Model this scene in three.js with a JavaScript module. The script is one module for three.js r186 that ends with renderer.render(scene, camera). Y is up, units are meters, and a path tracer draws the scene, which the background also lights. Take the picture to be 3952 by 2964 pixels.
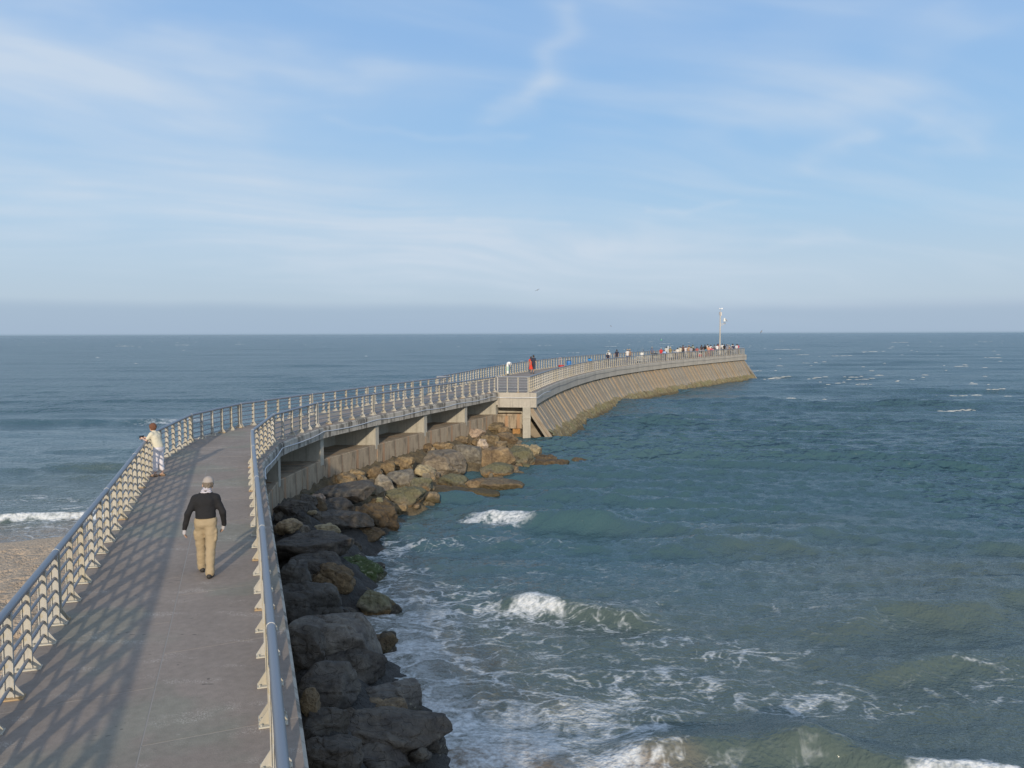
import * as THREE from 'three';
import { mergeGeometries } from 'three/addons/utils/BufferGeometryUtils.js';
import { RoundedBoxGeometry } from 'three/addons/geometries/RoundedBoxGeometry.js';

// ---------------------------------------------------------------- camera, sky, sun, exposure
const scene = new THREE.Scene();
const CAM_Y = 7.75;                                   // metres above the sea
const camera = new THREE.PerspectiveCamera(49.98, 4 / 3, 0.1, 20000);
camera.position.set(0, CAM_Y, 0);
camera.rotation.order = 'YXZ';
camera.rotation.set(THREE.MathUtils.degToRad(-3.49), 0, THREE.MathUtils.degToRad(-0.18));

const renderer = new THREE.WebGLRenderer({ antialias: true });
renderer.toneMapping = THREE.LinearToneMapping;
renderer.toneMappingExposure = 1.0;
renderer.shadowMap.enabled = true;

const SUN_EL = THREE.MathUtils.degToRad(15.5), SUN_AZ = THREE.MathUtils.degToRad(-1); // low sun straight behind the camera
const sunDir = new THREE.Vector3(Math.sin(SUN_AZ) * Math.cos(SUN_EL), Math.sin(SUN_EL), Math.cos(SUN_AZ) * Math.cos(SUN_EL));
const sun = new THREE.DirectionalLight(new THREE.Color().setRGB(1.0, 0.84, 0.64), 3.3);
sun.position.copy(sunDir).multiplyScalar(200).add(new THREE.Vector3(0, 0, -70));
sun.target.position.set(0, 0, -70);
sun.castShadow = true;
sun.shadow.radius = 2.0;
sun.shadow.mapSize.set(4096, 4096);
Object.assign(sun.shadow.camera, { left: -90, right: 90, top: 90, bottom: -90, near: 1, far: 500 });
scene.add(sun, sun.target);

// ---------------------------------------------------------------- noise
function rng(seed) { let a = seed >>> 0; return () => { a = (a + 0x6D2B79F5) | 0; let t = Math.imul(a ^ (a >>> 15), 1 | a); t = (t + Math.imul(t ^ (t >>> 7), 61 | t)) ^ t; return ((t ^ (t >>> 14)) >>> 0) / 4294967296; }; }
const PERM = new Uint8Array(512); { const r = rng(11), p = [...Array(256).keys()]; for (let i = 255; i > 0; i--) { const j = (r() * (i + 1)) | 0; [p[i], p[j]] = [p[j], p[i]]; } for (let i = 0; i < 512; i++) PERM[i] = p[i & 255]; }
const GX = new Float32Array(256), GY = new Float32Array(256); for (let i = 0; i < 256; i++) { const a = i / 256 * Math.PI * 2 * 7.13; GX[i] = Math.cos(a) * 1.41; GY[i] = Math.sin(a) * 1.41; }
// gradient noise in the plane, about -1..1; pw, ph: period (0 = none)
function n2(x, y, pw = 0, ph = 0) {
  const xf = Math.floor(x), yf = Math.floor(y), fx = x - xf, fy = y - yf;
  let x0 = xf, x1 = xf + 1, y0 = yf, y1 = yf + 1;
  if (pw) { x0 = ((x0 % pw) + pw) % pw; x1 = ((x1 % pw) + pw) % pw; } if (ph) { y0 = ((y0 % ph) + ph) % ph; y1 = ((y1 % ph) + ph) % ph; }
  x0 &= 255; x1 &= 255; y0 &= 255; y1 &= 255;
  const u = fx * fx * fx * (fx * (fx * 6 - 15) + 10), v = fy * fy * fy * (fy * (fy * 6 - 15) + 10);
  const a = PERM[PERM[x0] + y0], b = PERM[PERM[x1] + y0], c = PERM[PERM[x0] + y1], d = PERM[PERM[x1] + y1];
  const p = GX[a] * fx + GY[a] * fy, q = GX[b] * (fx - 1) + GY[b] * fy, r = GX[c] * fx + GY[c] * (fy - 1), s = GX[d] * (fx - 1) + GY[d] * (fy - 1);
  const top = p + u * (q - p), bot = r + u * (s - r); return top + v * (bot - top);
}
function fbm(x, y, o = 4, pw = 0, ph = 0) { let s = 0, a = 0.5, f = 1; for (let i = 0; i < o; i++) { s += a * n2(x * f + i * 17.3 * (pw ? 0 : 1), y * f + i * 9.1 * (ph ? 0 : 1), pw * f, ph * f); a *= 0.5; f *= 2; } return s; }
function h3(x, y, z) { return PERM[PERM[PERM[x & 255] + (y & 255)] + (z & 255)] / 127.5 - 1; }
function n3(x, y, z) {   // value noise in space
  const xf = Math.floor(x), yf = Math.floor(y), zf = Math.floor(z); let fx = x - xf, fy = y - yf, fz = z - zf;
  fx = fx * fx * (3 - 2 * fx); fy = fy * fy * (3 - 2 * fy); fz = fz * fz * (3 - 2 * fz);
  const L = (a, b, t) => a + t * (b - a);
  return L(L(L(h3(xf, yf, zf), h3(xf + 1, yf, zf), fx), L(h3(xf, yf + 1, zf), h3(xf + 1, yf + 1, zf), fx), fy), L(L(h3(xf, yf, zf + 1), h3(xf + 1, yf, zf + 1), fx), L(h3(xf, yf + 1, zf + 1), h3(xf + 1, yf + 1, zf + 1), fx), fy), fz);
}
function f3(x, y, z, o = 3) { let s = 0, a = 0.5, f = 1; for (let i = 0; i < o; i++) { s += a * n3(x * f + i * 31.7, y * f + i * 11.9, z * f + i * 5.3); a *= 0.5; f *= 2.03; } return s; }
const clamp = (x, a = 0, b = 1) => x < a ? a : x > b ? b : x;
const sstep = (a, b, x) => { const t = clamp((x - a) / (b - a)); return t * t * (3 - 2 * t); };
const mix = (a, b, t) => a + (b - a) * t;
const s2l = (c) => c <= 0.04045 ? c / 12.92 : ((c + 0.055) / 1.055) ** 2.4;
const l2s = (c) => c <= 0.0031308 ? c * 12.92 : 1.055 * c ** (1 / 2.4) - 0.055;

// ---------------------------------------------------------------- the sky: clear air, a haze layer on the horizon and cirrus
{
  const W = 3072, H = 1536, data = new Float32Array(W * H * 4);
  const stops = [[0, 163, 181, 204], [1.5, 168, 187, 208], [2.3, 178, 198, 215], [4.5, 178, 202, 222], [8, 163, 199, 229], [13, 146, 189, 230], [19, 137, 180, 227], [26, 132, 174, 222], [45, 132, 164, 205], [90, 134, 160, 194]].map(([e, r, g, b]) => [e, s2l(r / 255), s2l(g / 255), s2l(b / 255)]);
  // soft streaks of cirrus: width and strength, then azimuth and elevation in degrees
  const strokes = [
    [2.0, .38, [-31, 17.2, -24, 16.4, -17, 17.4, -10, 16.4]], [1.0, .3, [-23, 17.8, -19, 16.8, -14.5, 16.6, -10, 16.4]],
    [3.4, .42, [-33, 14.5, -22, 11.8, -12, 9.1, 0, 5.8, 12, 3.9]], [1.4, .3, [-32, 10, -18, 9, -9.5, 7.6, 1.5, 6.1]],
    [.75, .42, [-1.5, 14.6, .8, 15.5, 2.7, 16.9, 3.5, 18.8, 3.5, 20.6]], [.4, .2, [-12, 13.8, -8.5, 13.7, -6.5, 13.3, 1.4, 13.1]],
    [1.2, .2, [16, 13.6, 20.5, 13.4, 24.5, 14.9, 27, 17.7]], [.6, .3, [20, 11.4, 21.8, 11.8, 23.2, 12.1]],
    [.25, .24, [-3, 7.7, 4, 7.5]], [.22, .22, [9.2, 8.3, 14, 8.3]], [.5, .22, [5.5, 5.5, 14, 5.7, 22.5, 5.9]],
    [.5, .22, [25.5, 12.6, 29.5, 12.0]], [.5, .2, [26.5, 10.9, 29.5, 11.2]], [1, .2, [27, 18.2, 28.5, 17.2]], [.3, .2, [-5, 6.4, 0, 6.9]],
    [4.5, .22, [-32, 12.5, -20, 10, -7, 7.5]], [1.6, .2, [-30, 6.4, -15, 5.4, 2, 4.4]], [2.2, .18, [8, 20, 16, 17, 26, 21]],
  ];
  const D = Math.PI / 180;
  for (let j = H / 2; j < H; j++) {
    const el = ((j + 0.5) / H - 0.5) * 180;
    let k = 0; while (k < stops.length - 2 && el > stops[k + 1][0]) k++;
    const t = clamp((el - stops[k][0]) / (stops[k + 1][0] - stops[k][0])), A = stops[k], B = stops[k + 1];
    for (let i = 0; i < W; i++) {
      const ph = ((i + 0.5) / W - 0.5) * 2 * Math.PI, ce = Math.cos(el * D), dx = ce * Math.cos(ph), dz = ce * Math.sin(ph), dy = Math.sin(el * D);
      const az = Math.atan2(dx, -dz) / D;
      // the top of the haze wanders a little
      const hz = el + 0.28 * n2(az * 0.09, 3.1) + 0.1 * n2(az * 0.3, 7.7) + az * 0.006 * (Math.abs(az) < 60 ? 1 : 0);
      let r = mix(A[1], B[1], t), g = mix(A[2], B[2], t), b = mix(A[3], B[3], t);
      const layer = sstep(2.2, 1.4, hz) * 0.5;
      r = mix(r, .325, layer); g = mix(g, .45, layer); b = mix(b, .585, layer);
      // cirrus
      const q = 1 / (dy + 0.14), px = dx * q, pz = dz * q;
      const wx = px + 0.35 * n2(px * 0.9, pz * 0.9), wz = pz + 0.35 * n2(px * 0.9 + 40, pz * 0.9);
      const along = wx * 0.94 - wz * 0.33, across = wx * 0.33 + wz * 0.94;
      const fine = fbm(along * 0.95, across * 4.0, 6), wide = fbm(along * 0.3 + 9, across * 0.8 + 3, 3);
      let c = sstep(-0.1, 0.75, fine * 0.75 + wide * 1.1 + .06) * 0.36 * sstep(1.5, 6, el);
      if (Math.abs(az) < 45 && el < 26) {
        const jx = az + 1.6 * n2(az * 0.16, el * 0.5), jy = el + 0.7 * n2(az * 0.22 + 8, el * 0.55) + 0.18 * n2(az * 0.8, el * 1.6);
        for (const [w, s, p] of strokes) {
          let d = 1e9, fade = 1;
          for (let m = 0; m + 3 < p.length; m += 2) {
            const ax = p[m], ay = p[m + 1], bx = p[m + 2] - ax, by = p[m + 3] - ay;
            const tt = clamp(((jx - ax) * bx + (jy - ay) * by) / (bx * bx + by * by)); const ex = (jx - ax - tt * bx) * (w < 1 ? .6 : .3), ey = jy - ay - tt * by; const dd = ex * ex + ey * ey; if (dd < d) d = dd;
          }
          c += s * fade * Math.exp(-d / (w * w) * 1.2) * (0.75 + 0.7 * fine + 0.5 * wide);
        }
      }
      c = clamp(c, 0, 0.75) * (1 - 0.8 * layer);
      r = mix(r, .60, c); g = mix(g, .69, c); b = mix(b, .80, c);
      // glow round the sun, behind the camera
      const cs = dx * sunDir.x + dy * sunDir.y + dz * sunDir.z, ang = Math.acos(clamp(cs, -1, 1)) / D;
      const gl = 0.8 * Math.exp(-ang / 16) + 0.62 * Math.exp(-ang / 52);     // haze and cirrus scatter its light forward, whitish
      r += gl * .80; g += gl * .66; b += gl * .46;
      const o = (j * W + i) * 4; data[o] = r; data[o + 1] = g; data[o + 2] = b; data[o + 3] = 1;
    }
  }
  for (let j = 0; j < H / 2; j++) for (let i = 0; i < W; i++) { const o = (j * W + i) * 4; data[o] = .2; data[o + 1] = .29; data[o + 2] = .37; data[o + 3] = 1; }
  const sky = new THREE.DataTexture(data, W, H, THREE.RGBAFormat, THREE.FloatType);
  sky.mapping = THREE.EquirectangularReflectionMapping; sky.magFilter = sky.minFilter = THREE.LinearFilter; sky.needsUpdate = true;
  scene.background = sky; scene.environment = sky; 
}

// ---------------------------------------------------------------- helpers
const V = (X, Y, Z) => new THREE.Vector3(X, Y, -Z);          // Z: metres out to sea
const used = new Map();
function numbered(n) { const k = used.get(n) || 0; used.set(n, k + 1); return k ? n + '_' + String(k).padStart(3, '0') : n; }
function tag(o, label, category, group, kind) { if (label) o.userData.label = label; if (category) o.userData.category = category; if (group) o.userData.group = group; if (kind) o.userData.kind = kind; return o; }
function thing(name, label, category, pos = [0, 0, 0], turn = 0, group, kind) { const g = new THREE.Group(); g.name = numbered(name); g.position.set(...pos); g.rotation.y = turn; scene.add(g); return tag(g, label, category, group, kind); }
function mesh(name, geo, mat, parent) { const m = new THREE.Mesh(geo, mat); m.name = parent === scene ? numbered(name) : name; m.castShadow = m.receiveShadow = true; parent.add(m); return m; }
function std(o) { const c = o.rgb; delete o.rgb; const m = new THREE.MeshStandardMaterial(o); if (c) m.color.setRGB(...c); return m; }
function phys(o) { const c = o.rgb; delete o.rgb; const m = new THREE.MeshPhysicalMaterial(o); if (c) m.color.setRGB(...c); return m; }
function tex(W, H, f, srgb = true, repeat = true) {           // f(u, v) gives linear rgb (colour) or one value
  const d = new Uint8Array(W * H * 4);
  for (let j = 0; j < H; j++) for (let i = 0; i < W; i++) { const c = f((i + 0.5) / W, (j + 0.5) / H, i, j), o = (j * W + i) * 4; if (typeof c === 'number') d[o] = d[o + 1] = d[o + 2] = clamp(c) * 255; else for (let k = 0; k < 3; k++) d[o + k] = clamp(srgb ? l2s(Math.max(0, c[k])) : c[k]) * 255; d[o + 3] = 255; }
  const t = new THREE.DataTexture(d, W, H); t.magFilter = t.minFilter = THREE.LinearFilter; t.wrapS = t.wrapT = repeat ? THREE.RepeatWrapping : THREE.ClampToEdgeWrapping; if (srgb) t.colorSpace = THREE.SRGBColorSpace; t.needsUpdate = true; return t;
}
function rep(t, x, y) { t.repeat.set(1 / x, 1 / y); return t; } // x, y: metres per tile
class Geo {                                                     // a bag of quads and triangles with uv in metres
  constructor() { this.p = []; this.u = []; }
  tri(a, b, c, ua, ub, uc) { this.p.push(a.x, a.y, a.z, b.x, b.y, b.z, c.x, c.y, c.z); this.u.push(...ua, ...ub, ...uc); }
  quad(a, b, c, d, u0 = 0, v0 = 0, u1, v1) { u1 ??= u0 + a.distanceTo(b); v1 ??= v0 + b.distanceTo(c); this.tri(a, b, c, [u0, v0], [u1, v0], [u1, v1]); this.tri(a, c, d, [u0, v0], [u1, v1], [u0, v1]); }
  done() { const g = new THREE.BufferGeometry(); g.setAttribute('position', new THREE.Float32BufferAttribute(this.p, 3)); g.setAttribute('uv', new THREE.Float32BufferAttribute(this.u, 2)); g.computeVertexNormals(); return g; }
}
// a prism between two closed outlines of equal length (first end A, second end B), with end caps
function loft(rings, close = true) {
  const G = new Geo(), n = rings[0].length; let len = 0; const per = [0]; for (let i = 0; i < n; i++) per.push(per[i] + rings[0][i].distanceTo(rings[0][(i + 1) % n]));
  for (let k = 0; k + 1 < rings.length; k++) { const A = rings[k], B = rings[k + 1], l = A[0].distanceTo(B[0]); for (let i = 0; i < n; i++) { const j = (i + 1) % n; G.tri(A[i], B[i], B[j], [len, per[i]], [len + l, per[i]], [len + l, per[i + 1]]); G.tri(A[i], B[j], A[j], [len, per[i]], [len + l, per[i + 1]], [len, per[i + 1]]); } len += l; }
  if (close) { const c0 = rings[0], c1 = rings[rings.length - 1]; for (let i = 1; i + 1 < n; i++) { const f = (R) => (q) => [R[q].distanceTo(R[0]), q * 0.3]; const a = f(c0), b = f(c1); G.tri(c0[0], c0[i], c0[i + 1], a(0), a(i), a(i + 1)); G.tri(c1[0], c1[i + 1], c1[i], b(0), b(i + 1), b(i)); } }
  return G.done();
}
function boxUV(g) { g = g.index ? g.toNonIndexed() : g; const p = g.attributes.position, u = new Float32Array(p.count * 2), a = new THREE.Vector3(), b = new THREE.Vector3(), c = new THREE.Vector3(), n = new THREE.Vector3(); for (let i = 0; i < p.count; i += 3) { a.fromBufferAttribute(p, i); b.fromBufferAttribute(p, i + 1); c.fromBufferAttribute(p, i + 2); n.copy(b).sub(a).cross(c.clone().sub(a)); const x = Math.abs(n.x), y = Math.abs(n.y), z = Math.abs(n.z); [a, b, c].forEach((q, k) => { const o = (i + k) * 2; if (y >= x && y >= z) { u[o] = q.x; u[o + 1] = q.z; } else if (x >= z) { u[o] = q.z; u[o + 1] = q.y; } else { u[o] = q.x; u[o + 1] = q.y; } }); } g.setAttribute('uv', new THREE.BufferAttribute(u, 2)); return g; }
function at(g, x, y, z, rx = 0, ry = 0, rz = 0) { g.applyMatrix4(new THREE.Matrix4().compose(new THREE.Vector3(x, y, z), new THREE.Quaternion().setFromEuler(new THREE.Euler(rx, ry, rz)), new THREE.Vector3(1, 1, 1))); return g; }
const box = (w, h, d, x = 0, y = 0, z = 0) => new THREE.BoxGeometry(w, h, d).translate(x, y, z);
const merge = (l) => mergeGeometries(l.map((g) => { const q = g.index ? g.toNonIndexed() : g; for (const k of Object.keys(q.attributes)) if (!['position', 'normal', 'uv'].includes(k)) q.deleteAttribute(k); return q; }));
function rod(name, a, b, geo, mat, parent) { const m = mesh(name, geo, mat, parent), d = b.clone().sub(a); m.position.copy(a).add(b).multiplyScalar(0.5); m.quaternion.setFromUnitVectors(new THREE.Vector3(0, 1, 0), d.clone().normalize()); m.scale.set(1, d.length(), 1); return m; }

// ---------------------------------------------------------------- the plan of the jetty (X to the south, Z out to sea)
const lerpTab = (tab, z) => { if (z <= tab[0][0]) return tab[0][1]; for (let i = 1; i < tab.length; i++) if (z <= tab[i][0]) return mix(tab[i - 1][1], tab[i][1], (z - tab[i - 1][0]) / (tab[i][0] - tab[i - 1][0])); return tab[tab.length - 1][1]; };
const deckY = (Z) => CAM_Y - lerpTab([[0, 4.3], [15, 4.28], [36, 4.13], [55, 4.02], [78, 3.9], [138, 3.6], [150, 3.58]], Z);
const DX = -0.316, DZ = 0.949, NX = 0.949, NZ = 0.316;      // the straight approach: along and across
const onLine = (s, n) => [s * DX + n * NX, s * DZ + n * NZ];
const railL = [onLine(-9, -2.64), onLine(-1.1, -2.64), onLine(4, -2.64), onLine(9.05, -2.64), onLine(13.6, -2.64), onLine(18.68, -2.64), onLine(23.7, -2.65), onLine(28.6, -2.66), [-12.47, 31.82], [-12.1, 36.47], [-10.25, 41.95], [-8.27, 46.83], [-6.32, 52.1], [-4.25, 57.0]];
const railR = [onLine(-7, .15), onLine(-0.9, .19), onLine(4.2, .235), onLine(9.3, .285), onLine(14.2, .325), onLine(19.1, .345), onLine(24.2, .365), onLine(28.1, .4), [-9.25, 31.7], [-8.75, 36.7], [-7.07, 41.7], [-5.12, 46.7], [-3.1, 51.75], [-1.17, 56.7]];
const headR0 = [[1.2, 56.4], [3.35, 67], [5.9, 77], [9.5, 88], [14.2, 98.5], [20.2, 109.5], [28, 122], [39.0, 138.4]];
// smooth curve through the outer points, resampled every 5 m
function resample(pts, step) { const c = new THREE.CatmullRomCurve3(pts.map(([x, z]) => new THREE.Vector3(x, 0, z)), false, 'centripetal'); const n = Math.round(c.getLength() / step); return c.getSpacedPoints(n).map((p) => [p.x, p.z]); }
const headR = resample(headR0, 4.8);
function normals(pts) { return pts.map((p, i) => { const a = pts[Math.max(0, i - 1)], b = pts[Math.min(pts.length - 1, i + 1)], l = Math.hypot(b[0] - a[0], b[1] - a[1]); return [(b[1] - a[1]) / l, -(b[0] - a[0]) / l]; }); }  // to the right of travel
const offset = (pts, o) => { const n = normals(pts); return pts.map((p, i) => [p[0] + n[i][0] * o, p[1] + n[i][1] * o]); };
const headL = offset(headR, -6.2);
headL[0] = [-5.2, 57.15];
const along = (pts) => { const a = [0]; for (let i = 1; i < pts.length; i++) a.push(a[i - 1] + Math.hypot(pts[i][0] - pts[i - 1][0], pts[i][1] - pts[i - 1][1])); return a; };
function pointAt(pts, s) { const a = along(pts); let i = 1; while (i < pts.length - 1 && s > a[i]) i++; const t = (s - a[i - 1]) / (a[i] - a[i - 1]); return [mix(pts[i - 1][0], pts[i][0], t), mix(pts[i - 1][1], pts[i][1], t)]; }
console.log('plan', headR.length, headR[headR.length - 1]);
// ---------------------------------------------------------------- surfaces
const speck = (() => { const r = rng(5), n = 512, a = new Float32Array(n * n); for (let i = 0; i < n * n; i++) a[i] = r(); return (i, j) => a[(j & 511) * 512 + (i & 511)]; })();
const deckMap = rep(tex(1024, 1024, (u, v, i, j) => {
  const m = fbm(u * 4, v * 4, 5, 4, 4), f = fbm(u * 48, v * 48, 2, 48, 48), s = speck(i, j), w = sstep(0.1, 0.5, fbm(u * 7, v * 16, 4, 7, 16) + 0.3 * m), gr = sstep(0.02, 0.3, fbm(u * 3 + .5, v * 3, 4, 3, 3));
  const k = 0.238 * (1 + 0.22 * m + 0.2 * f + 0.2 * (s - 0.5)); let r = k * mix(1.16, 1.06, gr), g = k * mix(.975, .99, gr), b = k * mix(.825, .81, gr);                // greenish film in patches
  const sc = w * sstep(0.6, 0.95, speck(i >> 1, (j >> 1) + 77)) * 0.22 + sstep(.44, .6, fbm(u * 30, v * 90, 2, 30, 90)) * .2; r += sc; g += sc * .95; b += sc * .88;   // scuffs and sand
  const dk = sstep(.5, .62, n2(u * 60 + .2, v * 100, 60, 100)) * sstep(.3, .6, n2(u * 11, v * 13 + .4, 11, 13)) * .5;
  return [r * (1 - dk), g * (1 - dk), b * (1 - dk)];
}), 5.6, 5.6);
const deckBump = rep(tex(512, 512, (u, v, i, j) => 0.5 + 0.3 * fbm(u * 60, v * 60, 2, 60, 60) + 0.35 * (speck(i, j) - 0.5), false), 1.7, 1.7);
function concreteTex(base, streak, rustiness, seed, mould = 0) {          // u: along, v: up; drip streaks run down
  return tex(1024, 512, (u, v, i, j) => {
    const m = fbm(u * 6 + 0, v * 3, 4, 6, 3), f = fbm(u * 60, v * 30, 2, 60, 30);
    const st = fbm(u * 70 + seed, v * 1.5 + seed, 3, 70, 0), st2 = n2(u * 24 + seed, 4.3 + seed, 24, 0);
    const drip = sstep(0.05, 0.5, st + 0.35 * st2) * streak, rust = sstep(0.32, 0.6, n2(u * 17 + 3 * seed, seed * 2.2 + v * 0.6, 17) + 0.3 * st) * rustiness;
    const mo = mould ? mould * sstep(-.02, .3, fbm(u * 14 + seed, v * 5, 5, 14, 5) + .35 * st) : 0;      // black mould in patches and runs
    const k = (1 + 0.22 * m + 0.16 * f + 0.1 * (speck(i, j) - 0.5) - drip) * (1 - mo);
    return [base[0] * k * (1 + .1 * rust), base[1] * k * (1 - .28 * rust), base[2] * k * (1 - .5 * rust)];
  });
}
const concreteBump = rep(tex(512, 512, (u, v, i, j) => 0.5 + 0.45 * fbm(u * 8, v * 8, 5, 8, 8) + 0.12 * (speck(i, j) - 0.5), false), 2, 2);
const M = {};
M.deck = std({ map: deckMap, bumpMap: deckBump, bumpScale: 0.004, roughness: 0.92 });
M.joint = std({ rgb: [.315, .29, .26], roughness: 0.95 });
M.fascia = std({ map: rep(concreteTex([.43, .40, .345], .45, .05, 1, .6), 9, 4), bumpMap: concreteBump, bumpScale: 0.012, roughness: 0.93 });
M.fasciaHead = std({ map: rep(concreteTex([.43, .40, .345], .34, .05, 2), 9, 4), bumpMap: concreteBump, bumpScale: 0.012, roughness: 0.93 });
M.wall = std({ map: rep(concreteTex([.36, .29, .205], .35, .6, 3, .3), 7, 4), bumpMap: concreteBump, bumpScale: 0.025, roughness: 0.95 });
M.pier = std({ map: rep(concreteTex([.40, .38, .32], .2, .05, 4), 8, 5), bumpMap: concreteBump, bumpScale: 0.01, roughness: 0.93 });
M.pile = [5, 6, 7].map((s, k) => std({ map: rep(concreteTex([[.34, .285, .21], [.315, .275, .215], [.345, .275, .19]][k], .36, [.35, .2, .7][k], s, .25), 5, 6), bumpMap: concreteBump, bumpScale: 0.02, roughness: 0.94 }));
for (const m of M.pile) m.map.rotation = Math.PI / 2;                                   // the piles are built end to end, so runs of dirt follow their slope
M.pileBack = M.pile[1];
M.alu = std({ rgb: [.27, .285, .31], metalness: 0.55, roughness: 0.42, bumpMap: rep(tex(256, 256, (u, v, i, j) => 0.5 + .4 * fbm(u * 20, v * 20, 3, 20, 20), false), 1, 1), bumpScale: 0.0006 });
const postMap = tex(256, 512, (u, v, i, j) => { const m = fbm(u * 6, v * 12, 4, 6, 12), st = fbm(u * 30, v * 2.5, 3, 30), k = 1 + .2 * m + .13 * st; const w = sstep(.1, .5, m + .4 * st); return [.43 * k * mix(1, .86, w), .42 * k * mix(1, .79, w), .385 * k * mix(1, .62, w)]; });
M.post = std({ map: postMap, roughness: 0.6, metalness: 0.1 });
M.posts = [M.post, ...[[.93, .9, .84], [1.04, 1.02, .98], [.98, .93, .82]].map((c) => { const m = M.post.clone(); m.color.setRGB(...c); return m; })];
M.plateRust = std({ rgb: [.42, .3, .17], roughness: 0.85 });
M.plate = std({ rgb: [.5, .48, .41], roughness: 0.6, metalness: 0.2 });
M.bolt = std({ rgb: [.42, .4, .36], roughness: 0.45, metalness: 0.7 });
M.ring = std({ rgb: [.66, .63, .56], roughness: 0.5, metalness: 0.3 });
M.cable = std({ rgb: [.6, .62, .65], roughness: 0.4, metalness: 0.3 });
M.rust = std({ map: rep(tex(256, 256, (u, v) => { const m = fbm(u * 8, v * 8, 4, 8, 8), k = 1 + .7 * m; return [.34 * k, .185 * k, .07 * k]; }), 1, 1), roughness: 0.95 });

// ---------------------------------------------------------------- the sea
// breaking and steep waves: ends of the crest (X, Z), height, half width across, how much of it is white, and where along it
const ridges = [
  { a: [-1.4, 34.6], b: [3.6, 32.2], h: 0.42, w: 1.15, foam: [-0.02, 0.44] },
  { a: [0.15, 23.0], b: [3.4, 21.4], h: 0.36, w: 0.75, foam: [0.02, 0.42] },
  { a: [2.4, 14.5], b: [5.6, 14.75], h: 0.34, w: 0.75, foam: [-0.3, -0.06] }, { a: [5.4, 14.6], b: [9.4, 13.2], h: 0.34, w: 0.6, foam: [0.38, 1.2] },
  { a: [9, 21.4], b: [17, 23.2], h: 0.33, w: 1.5, foam: [9, 9] }, { a: [6, 29], b: [13, 31.5], h: 0.22, w: 1.3, foam: [9, 9] },
  { a: [-4, 38.5], b: [4, 39.5], h: 0.16, w: 1.4, foam: [9, 9] }, { a: [3, 39], b: [10, 41.5], h: 0.2, w: 1.5, foam: [9, 9] }, { a: [8, 18], b: [13, 18.8], h: .2, w: .9, foam: [9, 9] },
  { a: [-34, 31.6], b: [-14.5, 35.0], h: 0.3, w: 0.6, foam: [-0.2, 1.2] }, { a: [-44, 45.5], b: [-17, 47.5], h: 0.2, w: 1.6, foam: [9, 9] }, { a: [-60, 53], b: [-22, 55], h: 0.17, w: 2.0, foam: [9, 9] },
  { a: [-64, 68], b: [-24, 73.5], h: 0.26, w: 2.6, foam: [0.84, .9] }, { a: [-80, 92], b: [-30, 96], h: .22, w: 3, foam: [9, 9] },
];
for (const r of ridges) { const dx = r.b[0] - r.a[0], dz = r.b[1] - r.a[1], l = Math.hypot(dx, dz); r.l = l; r.t = [dx / l, dz / l]; r.n = [-dz / l, dx / l]; if (r.n[1] < 0) r.n = [-r.n[0], -r.n[1]]; }
function ridgeAt(r, X, Z) {                       // [height, whiteness]
  const px = X - r.a[0], pz = Z - r.a[1], s = (px * r.t[0] + pz * r.t[1]) / r.l; if (s < -0.35 || s > 1.35) return [0, 0];
  const wob = 0.5 * r.w * n2(X * 0.45 + r.h * 90, Z * 0.2), d = px * r.n[0] + pz * r.n[1] + wob;         // d > 0: seaward
  if (Math.abs(d) > r.w * 4) return [0, 0];
  const e = sstep(-0.3, 0.12, s) * sstep(1.3, 0.85, s), f = d < 0 ? Math.exp(-(d * d) / (r.w * r.w * 0.16)) : Math.exp(-(d * d) / (r.w * r.w * 1.3));
  const rag = 0.5 * n2(X * 1.6, Z * 1.9) + 0.3 * n2(X * 4.3, Z * 4.9) + 0.2 * n2(X * 11, Z * 12);
  const inn = sstep(r.foam[0] - 0.06, r.foam[0] + 0.05, s + 0.12 * rag) * sstep(r.foam[1] + 0.06, r.foam[1] - 0.05, s + 0.12 * rag);
  const white = inn * sstep(-r.w * 0.95, -r.w * 0.45, d + rag * r.w) * sstep(r.w * 0.3, -r.w * .1, d + rag * r.w * .7);
  return [r.h * e * f, white];
}
const comps = []; { const r = rng(77); for (let i = 0; i < 31; i++) { const wl = 0.42 * Math.pow(1.16, i) * (0.9 + 0.2 * r()), dir = (r() - 0.5) * (wl > 8 ? 0.6 : wl > 1.5 ? 1.05 : 1.6) + 0.12, amp = (wl < 1.2 ? 0.0135 : wl < 4 ? 0.0145 : wl < 12 ? 0.006 : 0.0032) * wl; comps.push([Math.sin(dir) * 2 * Math.PI / wl, Math.cos(dir) * 2 * Math.PI / wl, r() * 6.28, amp, wl]); } }
const shoreR = (X) => 13.2 - 0.1 * X, shoreL = (X) => 31.2 + 0.55 * (X + 18);
function calm(X, Z) { const left = X < -8; const d = left ? Z - shoreL(X) : Z - shoreR(X) + 1; return 0.25 + 0.75 * sstep(0, left ? 40 : 22, d) * (left ? 0.8 : 1); }
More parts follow.
